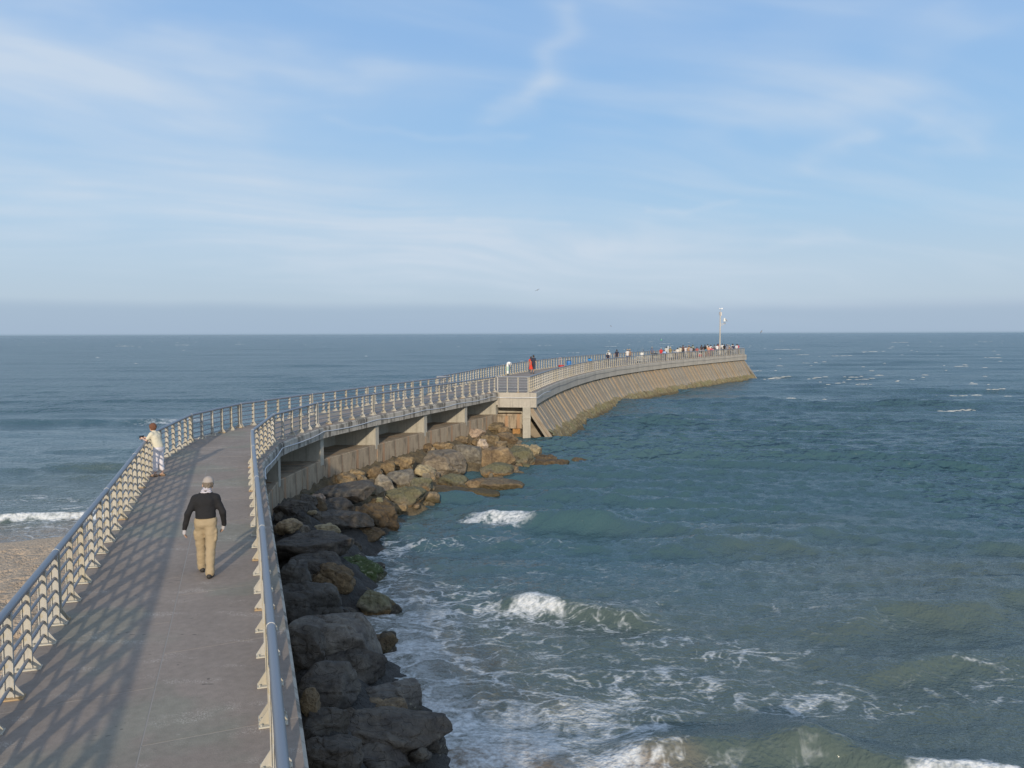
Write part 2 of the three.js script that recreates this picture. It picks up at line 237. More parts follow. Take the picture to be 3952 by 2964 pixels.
function seaH(X, Z, cell) {
  const far = Z; let h = 0; const grp = 0.75 + 0.5 * n2(X * 0.05, Z * 0.07), c = calm(X, Z), wind = X > -6 ? sstep(22, 45, Z + X * .4) : 0, chop = 1 + .25 * wind;
  for (const [kx, kz, p, a, wl] of comps) { if (wl < cell * 2.2) continue; const q = Math.sin(kx * X + kz * Z + p + 0.7 * n2(X / wl * 0.35 + p, Z / wl * 0.35)); h += a * (q > 0 ? q * (0.7 + 0.55 * q) : q * 0.75) * (wl > 7 ? Math.min(1, c * 1.0) : 1) * grp * chop * (wl < 4 ? mix(0.6, 1, c) * (wl > .8 ? 1 + .45 * wind : 1) : c); }
  if (far < 110) for (const r of ridges) h += ridgeAt(r, X, Z)[0];
  if (Z < 48 && cell < 0.3) h += 0.035 * n2(X * 2.3, Z * 3.1) * (0.5 + c) + 0.014 * n2(X * 6.1, Z * 7.7);
  return h;
}
// distance to the border between scattered cells: the net that spent foam draws on water
function cells(x, y) { const xi = Math.floor(x), yi = Math.floor(y); let a = 9, b = 9; for (let j = -1; j <= 1; j++) for (let i = -1; i <= 1; i++) { const h = PERM[PERM[(xi + i) & 255] + ((yi + j) & 255)], dx = xi + i + (h & 15) / 15 - x, dy = yi + j + (h >> 4) / 15 - y, d = dx * dx + dy * dy; if (d < a) { b = a; a = d; } else if (d < b) b = d; } return Math.sqrt(b) - Math.sqrt(a); }
// how much lace of foam floats at a place (0..1)
function cover(X, Z) {
  if (X > -8.5) { const n = NX * X + NZ * Z; let c = 0.97 - 0.02 * (Z - 12) - (n - 4) * (0.035 + 0.0035 * Math.max(0, Z - 17)); c += .2 * sstep(16.5, 14.5, Z) * sstep(4, 2, X); c -= .42 * sstep(1.8, 3.6, X + .8 * n2(X * .7, Z * .7)) * sstep(16.8, 15.2, Z); if (n < 6.5 && Z < 34) c += .18 * sstep(6.5, 4, n); if (Z > 36) c -= (Z - 36) * 0.06; return clamp(c + 0.22 * n2(X * 0.23, Z * 0.3), 0, 1.1); }
  const d = Z - shoreL(X); return clamp(0.85 - d * 0.045 + 0.3 * n2(X * 0.09, Z * 0.22), 0, 1);
}
function foamAt(X, Z) {
  let c = cover(X, Z), w = 0; for (const r of ridges) if (r.foam[0] < 8) { const q = ridgeAt(r, X, Z)[1]; if (q > w) w = q; }
  const left = X < -8.5, ax = left ? 0.6 : 0.85;
  const qx = X * ax + 0.55 * n2(X * 0.8, Z * 0.9) + 0.2 * n2(X * 2.4, Z * 2.6), qz = Z + 0.55 * n2(X * 0.8 + 31, Z * 0.9) + 0.2 * n2(X * 2.4 + 5, Z * 2.6);
  const patch = fbm(X * 0.28 + 3, Z * 0.42, 3), wid = 0.5 + 0.9 * n2(X * 1.3 + 9, Z * 1.7), brk = n2(X * 3.3, Z * 5.2) + 0.5 * n2(X * 8, Z * 11);
  const m = sstep(-0.15, 0.35, c - 0.36 + patch * 1.0);
  const e1 = cells(qx * 0.62, qz * 1.3), e2 = cells(qx * 1.5 + 7, qz * 3.1), e3 = cells(qx * 3.7 + 3, qz * 6.5);
  const net = 0.5 * Math.exp(-e1 * 4.5) + 0.44 * Math.exp(-e2 * 4.5) + 0.3 * Math.exp(-e3 * 4) + 0.32 * brk * 0.8 + 0.25 * patch, cut = 0.92 - 0.55 * c * (0.75 + 0.5 * wid);
  const grain = 0.75 + 0.4 * n2(X * 9, Z * 12) + 0.3 * n2(X * 23, Z * 27);
  let f = sstep(cut - 0.1, cut + 0.5, net + 0.14 * n2(X * 13, Z * 17)) * m * clamp(grain) * 0.85;
  f = Math.max(f, sstep(0.86, 1.2, c + 0.55 * patch) * clamp(0.5 + 0.8 * n2(qx * 2.2, qz * 3.4) + 0.45 * n2(X * 7, Z * 10) + 0.3 * n2(X * 17, Z * 21)));
  return Math.max(f, w * clamp(0.82 + 0.5 * n2(X * 7, Z * 7) + 0.25 * n2(X * 19, Z * 19)));
}
// colour of the water itself: deep blue-green, greener where sand hangs in it, brown by the beach, in drifting patches
function body(X, Z) {
  const p = fbm(X * 0.06, Z * 0.09, 4), p2 = fbm(X * 0.4, Z * 0.6, 3); let silt, sand;
  if (X > -8.5) { const n = NX * X + NZ * Z; silt = sstep(38, 15, Z + p * 16) * 0.85; sand = sstep(15.6, 13.6, Z + p2 * 2.2 + Math.max(0, X - 1.5) * .8) + 0.4 * sstep(7.2, 3.6, n + p2 * 2.5) * sstep(34, 22, Z); }
  else { const d = Z - shoreL(X); silt = sstep(34, 4, d + p * 22) * 0.75; sand = sstep(4, 0.3, d + p2 * 2.6); }
  sand = clamp(sand);
  const r = mix(mix(.048, .092, silt), .21, sand), g = mix(mix(.102, .118, silt), .175, sand), b = mix(mix(.119, .102, silt), .135, sand);
  return [r, g, b];
}
function seaTex(x0, x1, z0, z1, N) {
  const rough = new Uint8Array(N * N * 4 / 4), F = new Float32Array(N * N);
  const map = tex(N, N, (u, v, i, j) => {
    const X = mix(x0, x1, u), Z = mix(z0, z1, v); const e = Math.min(sstep(0, .07, u), sstep(1, .93, u), sstep(1, .9, v));
    const f = clamp(foamAt(X, Z) * e); F[j * N + i] = f; const c = body(X, Z); const k = clamp(f * 1.05);
    return [mix(c[0], .66, k), mix(c[1], .69, k), mix(c[2], .70, k)];
  }, true, false);
  const R = N / 2, rm = tex(R, R, (u, v, i, j) => mix(mix(0.25, 0.07, sstep(0, .4, Math.min(x0 < -20 ? u : 1 - u, 1 - v) + .3 * fbm(mix(x0, x1, u) * .12, mix(z0, z1, v) * .2, 3))), 0.95, F[(j * 2) * N + i * 2]), false, false);
  return { map, rm };
}
const rippleTex = tex(1024, 1024, (u, v) => { let s = 0; s += 0.5 * (1 - Math.abs(n2(u * 8, v * 13, 8, 13))) ; s += 0.3 * (1 - Math.abs(n2(u * 17 + .3, v * 25, 17, 25))) + 0.16 * n2(u * 40, v * 56, 40, 56) + 0.08 * n2(u * 90, v * 110, 90, 110); return clamp(s - 0.12); }, false);
const seaMats = []; const seaRects = [[-8.5, 19.5, 9.5, 47.5], [-64, -8.5, 27, 82.5]];
const W_SEA = { ior: 1.33, specularIntensity: 0.9 };
for (const [k, [x0, x1, z0, z1]] of seaRects.entries()) {
  const t = seaTex(x0, x1, z0, z1, k ? 1536 : 2048); for (const q of [t.map, t.rm]) { q.repeat.set(1 / (x1 - x0), 1 / (z1 - z0)); q.offset.set(-x0 / (x1 - x0), -z0 / (z1 - z0)); }
  const rip = rippleTex.clone(); rep(rip, k ? 4.6 : 3.1, k ? 4.6 : 3.1); rip.needsUpdate = true;
  seaMats.push(phys({ ...W_SEA, map: t.map, roughnessMap: t.rm, roughness: 1, bumpMap: rip, bumpScale: k ? 0.075 : 0.052 }));
}
{
  const rip = rippleTex.clone(); rep(rip, 17, 17); rip.needsUpdate = true;
  const tint = rep(tex(512, 512, (u, v) => { const p = fbm(u * 4, v * 6, 4, 4, 6), k = 1 + 0.5 * p; return [.048 * k, .102 * (1 + .3 * p), .119 * (1 + .22 * p)]; }), 130, 130);
  seaMats.push(phys({ ...W_SEA, specularIntensity: .9, map: tint, roughness: 0.25, bumpMap: rip, bumpScale: 0.4 }));
}
{
  const axis = (lo, f0, f1, hi, cell, grow) => { const a = [f0]; let s = cell; while (a[a.length - 1] < f1) a.push(a[a.length - 1] + cell); let x = a[a.length - 1]; while (x < hi) { s *= 1 + grow; x += s; a.push(x); } const b = []; s = cell; x = f0; while (x > lo) { s *= 1 + grow; x -= s; b.push(x); } return [...b.reverse(), ...a]; };
  const xs = axis(-14000, -8.5, 19.5, 14000, 0.13, 0.035), zs = axis(-40, 12, 47.5, 16000, 0.13, 0.016);
  // keep the edges of the textured places on grid lines
  for (const [A, vals] of [[xs, [-64]], [zs, [27, 82.5]]]) for (const v of vals) { let k = 0; for (let i = 1; i < A.length; i++) if (Math.abs(A[i] - v) < Math.abs(A[k] - v)) k = i; A[k] = v; }
  const nx = xs.length, nz = zs.length, pos = new Float32Array(nx * nz * 3), uv = new Float32Array(nx * nz * 2);
  for (let j = 0; j < nz; j++) for (let i = 0; i < nx; i++) { const X = xs[i], Z = zs[j], cell = Math.max(xs[Math.min(nx - 1, i + 1)] - xs[Math.max(0, i - 1)], zs[Math.min(nz - 1, j + 1)] - zs[Math.max(0, j - 1)]) / 2, o = j * nx + i; pos[o * 3] = X; pos[o * 3 + 1] = cell > 30 ? 0 : seaH(X, Z, cell * 0.8); pos[o * 3 + 2] = -Z; uv[o * 2] = X; uv[o * 2 + 1] = Z; }
  const lists = [[], [], []];
  for (let j = 0; j + 1 < nz; j++) for (let i = 0; i + 1 < nx; i++) { const cx = (xs[i] + xs[i + 1]) / 2, cz = (zs[j] + zs[j + 1]) / 2; let k = 2; seaRects.forEach(([x0, x1, z0, z1], q) => { if (cx > x0 && cx < x1 && cz > z0 && cz < z1) k = q; }); const a = j * nx + i, b = a + 1, c = a + nx, d = c + 1; lists[k].push(a, b, d, a, d, c); }
  const g = new THREE.BufferGeometry(); g.setAttribute('position', new THREE.BufferAttribute(pos, 3)); g.setAttribute('uv', new THREE.BufferAttribute(uv, 2));
  const all = new Uint32Array(lists.reduce((s, l) => s + l.length, 0)); let o = 0; lists.forEach((l, k) => { all.set(l, o); g.addGroup(o, l.length, k); o += l.length; }); g.setIndex(new THREE.BufferAttribute(all, 1)); g.computeVertexNormals();
  const sea = new THREE.Mesh(g, seaMats); sea.name = 'sea'; sea.receiveShadow = sea.castShadow = true; tag(sea, 'wind-ruffled blue green sea reaching to the horizon', 'sea', null, 'structure'); scene.add(sea);
  console.log('sea', nx, nz, nx * nz);
}
// ---------------------------------------------------------------- the beach
const sandMap = rep(tex(1024, 1024, (u, v, i, j) => { const m = .55 * fbm(u * 6, v * 6, 5, 6, 6), s = speck(i, j), sh = sstep(.975, .99, speck(i >> 1, (j >> 1) + 33)) * sstep(-.1, .3, fbm(u * 11, v * 11, 2, 11, 11)); const k = 1 + .3 * m + .13 * (s - .5); return [mix(.5 * k, .75, sh), mix(.385 * k, .7, sh), mix(.27 * k, .62, sh)]; }), 3.1, 3.1);
M.sand = std({ map: sandMap, bumpMap: rep(tex(512, 512, (u, v, i, j) => .5 + .5 * fbm(u * 12, v * 12, 4, 12, 12), false), 1.3, 1.3), bumpScale: 0.07, roughness: 0.96 });
function sandH(X, Z) {
  const left = sstep(-7, -9, X), d = left > .5 ? shoreL(X) - Z : shoreR(X) - Z; let h = clamp(d * 0.085, -1.5, 1.5);
  const dry = sstep(0.06, 0.3, h); let foot = 0; const a = n2(X * 1.9, Z * 2.3), b = n2(X * 3.6 + 5, Z * 4.1); foot = -0.08 * sstep(0.1, 0.5, a) - 0.06 * sstep(.1, .5, b) + 0.03 * n2(X * 0.8, Z * 0.8);
  return h + dry * foot;
}
for (const [x0, x1, z0, z1, c] of [[-60, -4, -12, 42, 0.14], [-3.99, 16, -12, 15.5, 0.2]]) {
  const nx = Math.ceil((x1 - x0) / c), nz = Math.ceil((z1 - z0) / c), g = new THREE.PlaneGeometry(1, 1, nx, nz), p = g.attributes.position, u = g.attributes.uv;
  for (let i = 0; i < p.count; i++) { const X = x0 + (p.getX(i) + .5) * (x1 - x0), Z = z0 + (p.getY(i) + .5) * (z1 - z0); p.setXYZ(i, X, sandH(X, Z), -Z); u.setXY(i, X, Z); }
  g.computeVertexNormals(); const m = mesh('beach', g, M.sand, scene); tag(m, x0 < -10 ? 'trampled tan sand beach below the walkway' : 'wet sand at the foot of the dark boulders', 'beach', null, 'structure');
}
// ---------------------------------------------------------------- the walkway
// a station list: left and right rail points with matching index, sampled by arc length of the middle
const mid = railL.map((p, i) => [(p[0] + railR[i][0]) / 2, (p[1] + railR[i][1]) / 2]); const midS = along(mid);
function across(s, f) {                       // s: metres along, f: 0 = left rail, 1 = right rail
  let i = 1; while (i < midS.length - 1 && s > midS[i]) i++; const t = (s - midS[i - 1]) / (midS[i] - midS[i - 1]);
  const l = [mix(railL[i - 1][0], railL[i][0], t), mix(railL[i - 1][1], railL[i][1], t)], r = [mix(railR[i - 1][0], railR[i][0], t), mix(railR[i - 1][1], railR[i][1], t)];
  return [mix(l[0], r[0], f), mix(l[1], r[1], f)];
}
const EDGE = 0.107;                            // the slab runs this share past each rail
const S0 = 0.0, S1 = midS[midS.length - 1];
{
  const way = thing('walkway', 'curving grey paved walkway with thin pale joints', 'walkway', undefined, 0, null, 'structure');
  const st = []; for (let s = S0; s < S1; s += 1.25) st.push(s); st.push(S1);
  const ring = (s) => { const l = across(s, -EDGE), r = across(s, 1 + EDGE), y = deckY(l[1]), y2 = deckY(r[1]), c = .05; const n = [(r[0] - l[0]), (r[1] - l[1])], q = c / Math.hypot(...n); const in_ = (p, k) => [p[0] + n[0] * q * k, p[1] + n[1] * q * k]; const li = in_(l, 1), ri = in_(r, -1); return [V(li[0], y - .005, li[1]), V(l[0], y - c - .005, l[1]), V(l[0], y - .5, l[1]), V(r[0], y2 - .5, r[1]), V(r[0], y2 - c - .005, r[1]), V(ri[0], y2 - .005, ri[1])]; };
  mesh('slab', loft(st.map(ring)), M.fascia, way);
  const panel = (s0, s1, f0, f1) => { const G = new Geo(), k = Math.max(1, Math.ceil((s1 - s0) / 1.3)), g = .009; for (let i = 0; i < k; i++) { const a = s0 + g + (s1 - s0 - 2 * g) * i / k, b = s0 + g + (s1 - s0 - 2 * g) * (i + 1) / k; const P = (s, f) => { const q = across(s, f); return V(q[0], deckY(q[1]), q[1]); }; const A = P(a, f0 + .0028), B = P(a, f1 - .0028), C = P(b, f1 - .0028), D = P(b, f0 + .0028); const t = (p, q, r) => G.tri(p, q, r, [p.x, p.z], [q.x, q.z], [r.x, r.z]); t(A, B, C); t(A, C, D); const dn = (p) => p.clone().setY(p.y - .0045); for (const [p, q] of [[A, D], [C, B], ...(i === 0 ? [[B, A]] : []), ...(i === k - 1 ? [[D, C]] : [])]) { const p2 = dn(p), q2 = dn(q); G.tri(p2, p, q, [p.x, p.z], [p.x, p.z], [q.x, q.z]); G.tri(p2, q, q2, [p.x, p.z], [q.x, q.z], [q.x, q.z]); } } return G.done(); };
  const F = 0.545, cut = (first, step) => { const a = [S0]; for (let s = first; s < S1 - .6; s += step) if (s > S0 + .5) a.push(s); a.push(S1); return a; };
  const off = midS[1] - (-1.0);               // arc length where the straight line's own measure is zero is about 8
  for (const [f0, f1, list] of [[-EDGE + .012, F, cut(1.06 + 8, 2.4)], [F, 1 + EDGE - .012, cut(1.35 + 8, 2.6)]]) for (let i = 0; i + 1 < list.length; i++) mesh('panel', panel(list[i], list[i + 1], f0, f1), M.deck, way);
  // pale filler in the joints, just below the paving
  const strip = (a, b) => { const G = new Geo(), t = (p, q, r) => G.tri(p, q, r, [p.x, p.z], [q.x, q.z], [r.x, r.z]); for (let i = 0; i + 1 < a.length; i++) { t(a[i], b[i], b[i + 1]); t(a[i], b[i + 1], a[i + 1]); } return G.done(); };
  const Q = (s, f) => { const q = across(s, f); return V(q[0], deckY(q[1]) - .0022, q[1]); }; const A = [], B = []; for (let s = S0; s < S1; s += .6) { const w = .0044 + .0018 * n2(s * 3, 1); A.push(Q(s, F - w)); B.push(Q(s, F + w)); } mesh('joint', strip(A, B), M.joint, way);
  for (const [f0, f1, list] of [[-EDGE + .012, F, cut(1.06 + 8, 2.4)], [F, 1 + EDGE - .012, cut(1.35 + 8, 2.6)]]) for (let i = 1; i + 1 < list.length; i++) mesh('joint', strip([Q(list[i] - .012, f0), Q(list[i] - .012, f1)].map((p) => p), [Q(list[i] + .012, f0), Q(list[i] + .012, f1)]), M.joint, way);
}
// ---------------------------------------------------------------- the old sea wall under the walkway, with its cross walls
{
  const sw = thing('seawall', 'weathered concrete sea wall on cross walls under the walkway', 'seawall');
  const body = (s, f, dy) => { const q = across(s, f); return V(q[0], deckY(q[1]) + dy, q[1]); };
  const st = []; for (let s = S0; s < S1; s += 2.5) st.push(s); st.push(S1);
  mesh('core', loft(st.map((s) => [body(s, 0.06, -1.52), body(s, .06, -4.6), body(s, .98, -4.6), body(s, .98, -1.52)])), M.wall, sw);
  const cuts = []; for (let i = 5; i < midS.length; i++) { const a = midS[i - 1], b = midS[i]; cuts.push(a, (a + b) / 2); } cuts.push(S1);
  const r = rng(3);
  for (let i = 0; i + 1 < cuts.length; i++) {
    const a = cuts[i] + .012, b = cuts[i + 1] - .012, lip = .012 * r(), ring = (s) => [body(s, .985, -1.5 - lip), body(s, .985, -2.62), body(s, 1.055 + lip, -2.62), body(s, 1.055 + lip, -1.53 - lip), body(s, 1.045 + lip, -1.5 - lip)];
    mesh('panel', loft([ring(a), ring((a + b) / 2), ring(b)]), M.wall, sw);
  }
  // the last bay turns the corner up to the upright column
  { const y = deckY(56.5); for (const [x0, x1] of [[-1.0, -.22], [-.19, .66]]) { const R = (x) => { const z = 56.5 - x * .12; return [V(x, y - 1.5, z + .4), V(x, y - 2.5, z + .4), V(x, y - 2.5, z), V(x, y - 1.52, z), V(x, y - 1.5, z + .02)]; }; mesh('panel', loft([R(x0), R(x1)]), M.wall, sw); } const B = (x) => [V(x, y - 1.0, 57.6), V(x, -1, 57.6), V(x, -1, 58), V(x, y - 1.0, 58)]; mesh('core', loft([B(-3), B(1.3)]), M.pier, sw); const T = (x) => [V(x, y - 1.5, 57.6), V(x, y - 1.62, 57.6), V(x, y - 1.62, 56.5), V(x, y - 1.5, 56.5)]; mesh('core', loft([T(-2.2), T(.66)]), M.wall, sw); }
  // rough footing where the wall meets the rock
  { const G = [], n = 260, pts = []; for (let i = 0; i <= n; i++) { const s = mix(cuts[0], S1 - .4, i / n), row = []; for (let j = 0; j <= 7; j++) { const a = j / 7 * Math.PI, f = 1.055 + .045 * Math.sin(a) * (1 + .9 * n2(s * 1.7, j * .4)), p = body(s, f, -2.55 - .42 * (j / 7) - .1 * n2(s * 2.2, j * .6) - .06 * n2(s * 6, j)); row.push(p); } pts.push(row); } const q = new Geo(); for (let i = 0; i < n; i++) for (let j = 0; j < 7; j++) q.quad(pts[i][j], pts[i + 1][j], pts[i + 1][j + 1], pts[i][j + 1], i * .15, j * .1); mesh('footing', q.done(), M.wall, sw); }
  // cross walls at every rail joint and a spine between them
  for (let i = 4; i < midS.length; i++) {
    const s = Math.min(midS[i], S1 - .2), w = .17, ring = (f) => [body(s - w, f, -.49), body(s - w, f, -1.53), body(s + w, f, -1.53), body(s + w, f, -.49)];
    const tail = [body(s - w, 1.02, -.49), body(s - w, 1.02, -1.62), body(s + w, 1.02, -1.62), body(s + w, 1.02, -.49)], nose = [body(s - w, 1.062, -.49), body(s - w, 1.062, -1.74), body(s + w, 1.062, -1.74), body(s + w, 1.062, -.49)];
    mesh('cross_wall', loft([ring(.1), ring(1.02)]), M.pier, sw); mesh('cross_wall', loft([tail, nose]), M.pier, sw);
  }
  mesh('spine', loft(st.map((s) => [body(s, .28, -.49), body(s, .28, -1.53), body(s, .4, -1.53), body(s, .4, -.49)])), M.pier, sw);
}
// ---------------------------------------------------------------- the wide outer part of the jetty
const headOutR = offset(headR, .42), headOutL = offset(headL, -.4); headOutL[0] = [-5.6, 57.0]; headOutR[0] = [1.62, 56.0];
const last = headR.length - 1;
{
  const head = thing('jetty_platform', 'wide outer jetty deck edged by a deep pale concrete beam', 'jetty', undefined, 0, null, 'structure');
  const ring = (i) => { const l = headOutL[i], r = headOutR[i], y = deckY(r[1]), c = .06; const dx = l[0] - r[0], dz = l[1] - r[1], q = 1 / Math.hypot(dx, dz), inn = [r[0] + dx * q * c, r[1] + dz * q * c]; return [V(l[0], y - .012, l[1]), V(l[0], y - .86, l[1]), V(r[0], y - .86, r[1]), V(r[0], y - .37, r[1]), V(r[0] + dx * q * .012, y - .37, r[1] + dz * q * .012), V(r[0] + dx * q * .012, y - c, r[1] + dz * q * .012), V(inn[0], y - .012, inn[1])]; };
  mesh('beam', loft(headR.map((_, i) => ring(i))), M.fasciaHead, head);
  const P = (i, f) => { const l = headOutL[i], r = headOutR[i]; const X = mix(l[0], r[0], f), Z = mix(l[1], r[1], f); return V(X, deckY(r[1]), Z); };
  for (let i = 0; i < last; i++) for (const [a, b] of [[.012, .498], [.502, .985]]) { const G = new Geo(), e = .002; const A = P(i, a), B = P(i, b), C = P(i + 1, b), D = P(i + 1, a); C.lerp(B, e); D.lerp(A, e); const t = (p, q, r) => G.tri(p, q, r, [p.x, p.z], [q.x, q.z], [r.x, r.z]); t(A, B, C); t(A, C, D); for (const [p, q] of [[A, D], [C, B], [B, A], [D, C]]) { const p2 = p.clone().setY(p.y - .013), q2 = q.clone().setY(q.y - .013); t(p2, p, q); t(p2, q, q2); } mesh('panel', G.done(), M.deck, head); }
  // the blunt landward face, a little deeper than the beam
  { const y = deckY(56.5), a = [-5.7, 56.98], b = [1.66, 55.96], back = .5; const R = (x, z) => [V(x, y - .03, z), V(x, y - 1.02, z), V(x + .07, y - 1.02, z + back), V(x + .07, y - .03, z + back)]; mesh('end_block', loft([R(a[0], a[1]), R(-4.75, 56.85)]), M.fasciaHead, head); mesh('end_block', loft([R(-.98, 56.33), R(b[0], b[1])]), M.fasciaHead, head); }
}
// ---------------------------------------------------------------- battered piles of the outer jetty
{
  const wall = thing('pile_wall', 'long wall of slanting concrete piles below the outer jetty', 'seawall');
  const S = along(headR), L = S[last]; const N = normals(headR);
  const fr = (s) => { let i = 1; while (i < last && s > S[i]) i++; const t = clamp((s - S[i - 1]) / (S[i] - S[i - 1])); const p = [mix(headR[i - 1][0], headR[i][0], t), mix(headR[i - 1][1], headR[i][1], t)], n = [mix(N[i - 1][0], N[i][0], t), mix(N[i - 1][1], N[i][1], t)]; return { p, n, t: [-n[1], n[0]], y: deckY(p[1]) }; };
  const Q = (f, a, o, y) => V(f.p[0] + f.t[0] * a + f.n[0] * o, y, f.p[1] + f.t[1] * a + f.n[1] * o);
  const r = rng(21), pitch = 1.22, n = Math.floor((L - .2) / pitch); const TOP = .10, TOE = 2.05;
  for (let k = 0; k < n; k++) {
    const f = fr(.45 + k * pitch), y1 = f.y - .87, w = .445 + .04 * r(), th = .5, j = (r() - .5) * .12, bend = (r() - .5) * .05;
    const out = (y) => TOP + j + (TOE - TOP) * (y1 - y) / (y1 + .0);
    const ring = (y, e) => [Q(f, -w + e, out(y), y), Q(f, w, out(y) - bend, y), Q(f, w, out(y) - th, y), Q(f, -w, out(y) - th, y), Q(f, -w, out(y) - .05, y)];
    mesh('pile', loft([ring(-1.1, .05), ring(y1 - .55, .05), [...ring(y1 + .02, .05)]]), M.pile[(r() * 3) | 0], wall);
  }
  { const rings = []; for (let s = 2.1; s <= L; s += 2.4) { const f = fr(s), y1 = f.y - .87; rings.push([Q(f, 0, TOP - .42, y1), Q(f, 0, TOE - .42 + .8, -1.1), Q(f, 0, -1.2, -1.1), Q(f, 0, -1.2, y1)]); } mesh('back_sheet', loft(rings), M.pileBack, wall); }
  // oysters and weed on the toes
  const rows = 22, cols = Math.floor(L / .085), pos = [], col = [], uv = [], idx = [];
  for (let c = 0; c <= cols; c++) {
    const s = c / cols * (L - .1) + .05, f = fr(s), y1 = f.y - .87, top = 0.85 + .3 * n2(s * .35, 2) + .25 * n2(s * 1.6, 5) + .14 * n2(s * 5, 9), ph = ((s - .45) / pitch) % 1, gap = Math.abs(((ph + 1.5) % 1) - .5) > .4 ? .12 : 0;
    for (let j = 0; j <= rows; j++) { const y = mix(top * (s < 4 ? 1.3 : 1), -.5, j / rows), b = (.07 + .09 * Math.abs(n2(s * 4.1, y * 4)) + .08 * Math.abs(n2(s * 9, y * 9)) + .05 * n2(s * 21, y * 21)) * sstep(-.02, .22, j / rows) * 1.25, o = TOP + (TOE - TOP) * (y1 - y) / y1 + b - gap * .6 + (j === 0 ? -.12 : 0) + .12 * sstep(.3, -.3, y); const p = Q(f, .05 * n2(s * 13, y * 13), o, y + b * .4); pos.push(p.x, p.y, p.z); uv.push(s, y * 1.3);
      const m = n3(s * 3.1, y * 3.1, 2), sp = sstep(.25, .8, n3(s * 17, y * 17, 7)), gr = sstep(.1, .5, n3(s * 1.3, y * 2, 11)); const wet = sstep(.34, .02, y + .12 * n3(s * 5, y * 6, 3)); let rr = .205 + .07 * m, gg = .168 + .06 * m, bb = .09 + .03 * m; rr = mix(rr, .2, gr * .6); gg = mix(gg, .2, gr * .5); rr = mix(rr, .42, sp * .45); gg = mix(gg, .38, sp * .45); bb = mix(bb, .29, sp * .45); rr = mix(rr, .085, wet * .8); gg = mix(gg, .065, wet * .8); bb = mix(bb, .035, wet * .8); col.push(rr, gg, bb); }
  }
  for (let c = 0; c < cols; c++) for (let j = 0; j < rows; j++) { const a = c * (rows + 1) + j, b = a + rows + 1; idx.push(a, a + 1, b, b, a + 1, b + 1); }
  const g = new THREE.BufferGeometry(); g.setAttribute('position', new THREE.Float32BufferAttribute(pos, 3)); g.setAttribute('color', new THREE.Float32BufferAttribute(col, 3)); g.setAttribute('uv', new THREE.Float32BufferAttribute(uv, 2)); g.setIndex(idx); g.computeVertexNormals();
  const gm = mesh('oyster_growth', g, std({ vertexColors: true, roughness: .95, bumpMap: rep(tex(256, 256, (u, v, i, j) => .5 + .6 * fbm(u * 14, v * 14, 4, 14, 14), false), .8, .8), bumpScale: .05 }), wall); gm.userData.kind = 'stuff';
  // the seaward end
  { const e = fr(L), y = e.y - .87; const R = (a) => [Q(e, a, .05, y), Q(e, a + 1.6, 2.6, -1), Q(e, a + 1.6, -8, -1), Q(e, a, -6.2, y)]; mesh('end_wall', loft([R(-.9), R(-.05)]), M.pile[1], wall); }
  // the upright corner pile and its rusty neighbour
  const c = thing('corner_column', 'square concrete column under the corner of the outer jetty', 'column', [0.99, 0, -56.25]);
  mesh('shaft', boxUV(new RoundedBoxGeometry(.54, 3.4, .5, 2, .03).translate(0, 1.02, 0)), M.pier, c); mesh('collar', boxUV(new RoundedBoxGeometry(.58, .1, .54, 2, .02).translate(0, 2.0, 0)), M.pier, c);
  const q = thing('rusty_pile', 'orange rusted steel pile in the gap beside the corner column', 'pile', [0.3, 0, -56.75]);
  mesh('web', boxUV(box(.46, 2.6, .05, 0, .4, .14)), M.rust, q); mesh('flange', boxUV(box(.04, 2.6, .3, -.24, .4, 0)), M.rust, q); mesh('flange', boxUV(box(.04, 2.6, .3, .24, .4, 0)), M.rust, q);
}
// ---------------------------------------------------------------- railings
const RH = 1.1, TR = 0.05;
const G_POST = (() => { const w = .095, hh = RH - .07; const gus = new THREE.Shape(); gus.moveTo(-.15, 0); gus.lineTo(.15, 0); gus.lineTo(.15, .02); gus.lineTo(w / 2, .17); gus.lineTo(-w / 2, .17); gus.lineTo(-.15, .02); gus.closePath(); const gg = new THREE.ExtrudeGeometry(gus, { depth: .014, bevelEnabled: false }).translate(0, .021, -.007); const fl = (x) => box(.012, hh - .02, .058, x, .02 + (hh - .02) / 2, 0); const web = new THREE.PlaneGeometry(w, hh - .17); const g = merge([box(w, hh - .17, .012, 0, .17 + (hh - .17) / 2, 0), fl(-w / 2), fl(w / 2), gg]); const p = g.attributes.position, u = g.attributes.uv; for (let i = 0; i < p.count; i++) u.setXY(i, p.getX(i) * 2 + p.getZ(i) * 2, p.getY(i) * .5); return g; })();
const G_PLATE = merge([new RoundedBoxGeometry(.31, .02, .15, 1, .004).translate(0, .011, 0), ...[-1, 1].flatMap((a) => [-1, 1].map((b) => new THREE.CylinderGeometry(.013, .013, .022, 6).translate(a * .125, .031, b * .05)))]);
const G_TUBE = new THREE.CylinderGeometry(TR, TR, 1, 18), G_BAR = new THREE.CylinderGeometry(.021, .021, 1, 10), G_RING = new THREE.CylinderGeometry(TR + .004, TR + .004, 1, 18), G_BALL = new THREE.SphereGeometry(TR, 16, 10), G_THIN = new THREE.CylinderGeometry(.021, .021, 1, 6), G_TUBE_FAR = new THREE.CylinderGeometry(TR, TR, 1, 10);
const BARS = [.13, .32, .51, .70, .89];
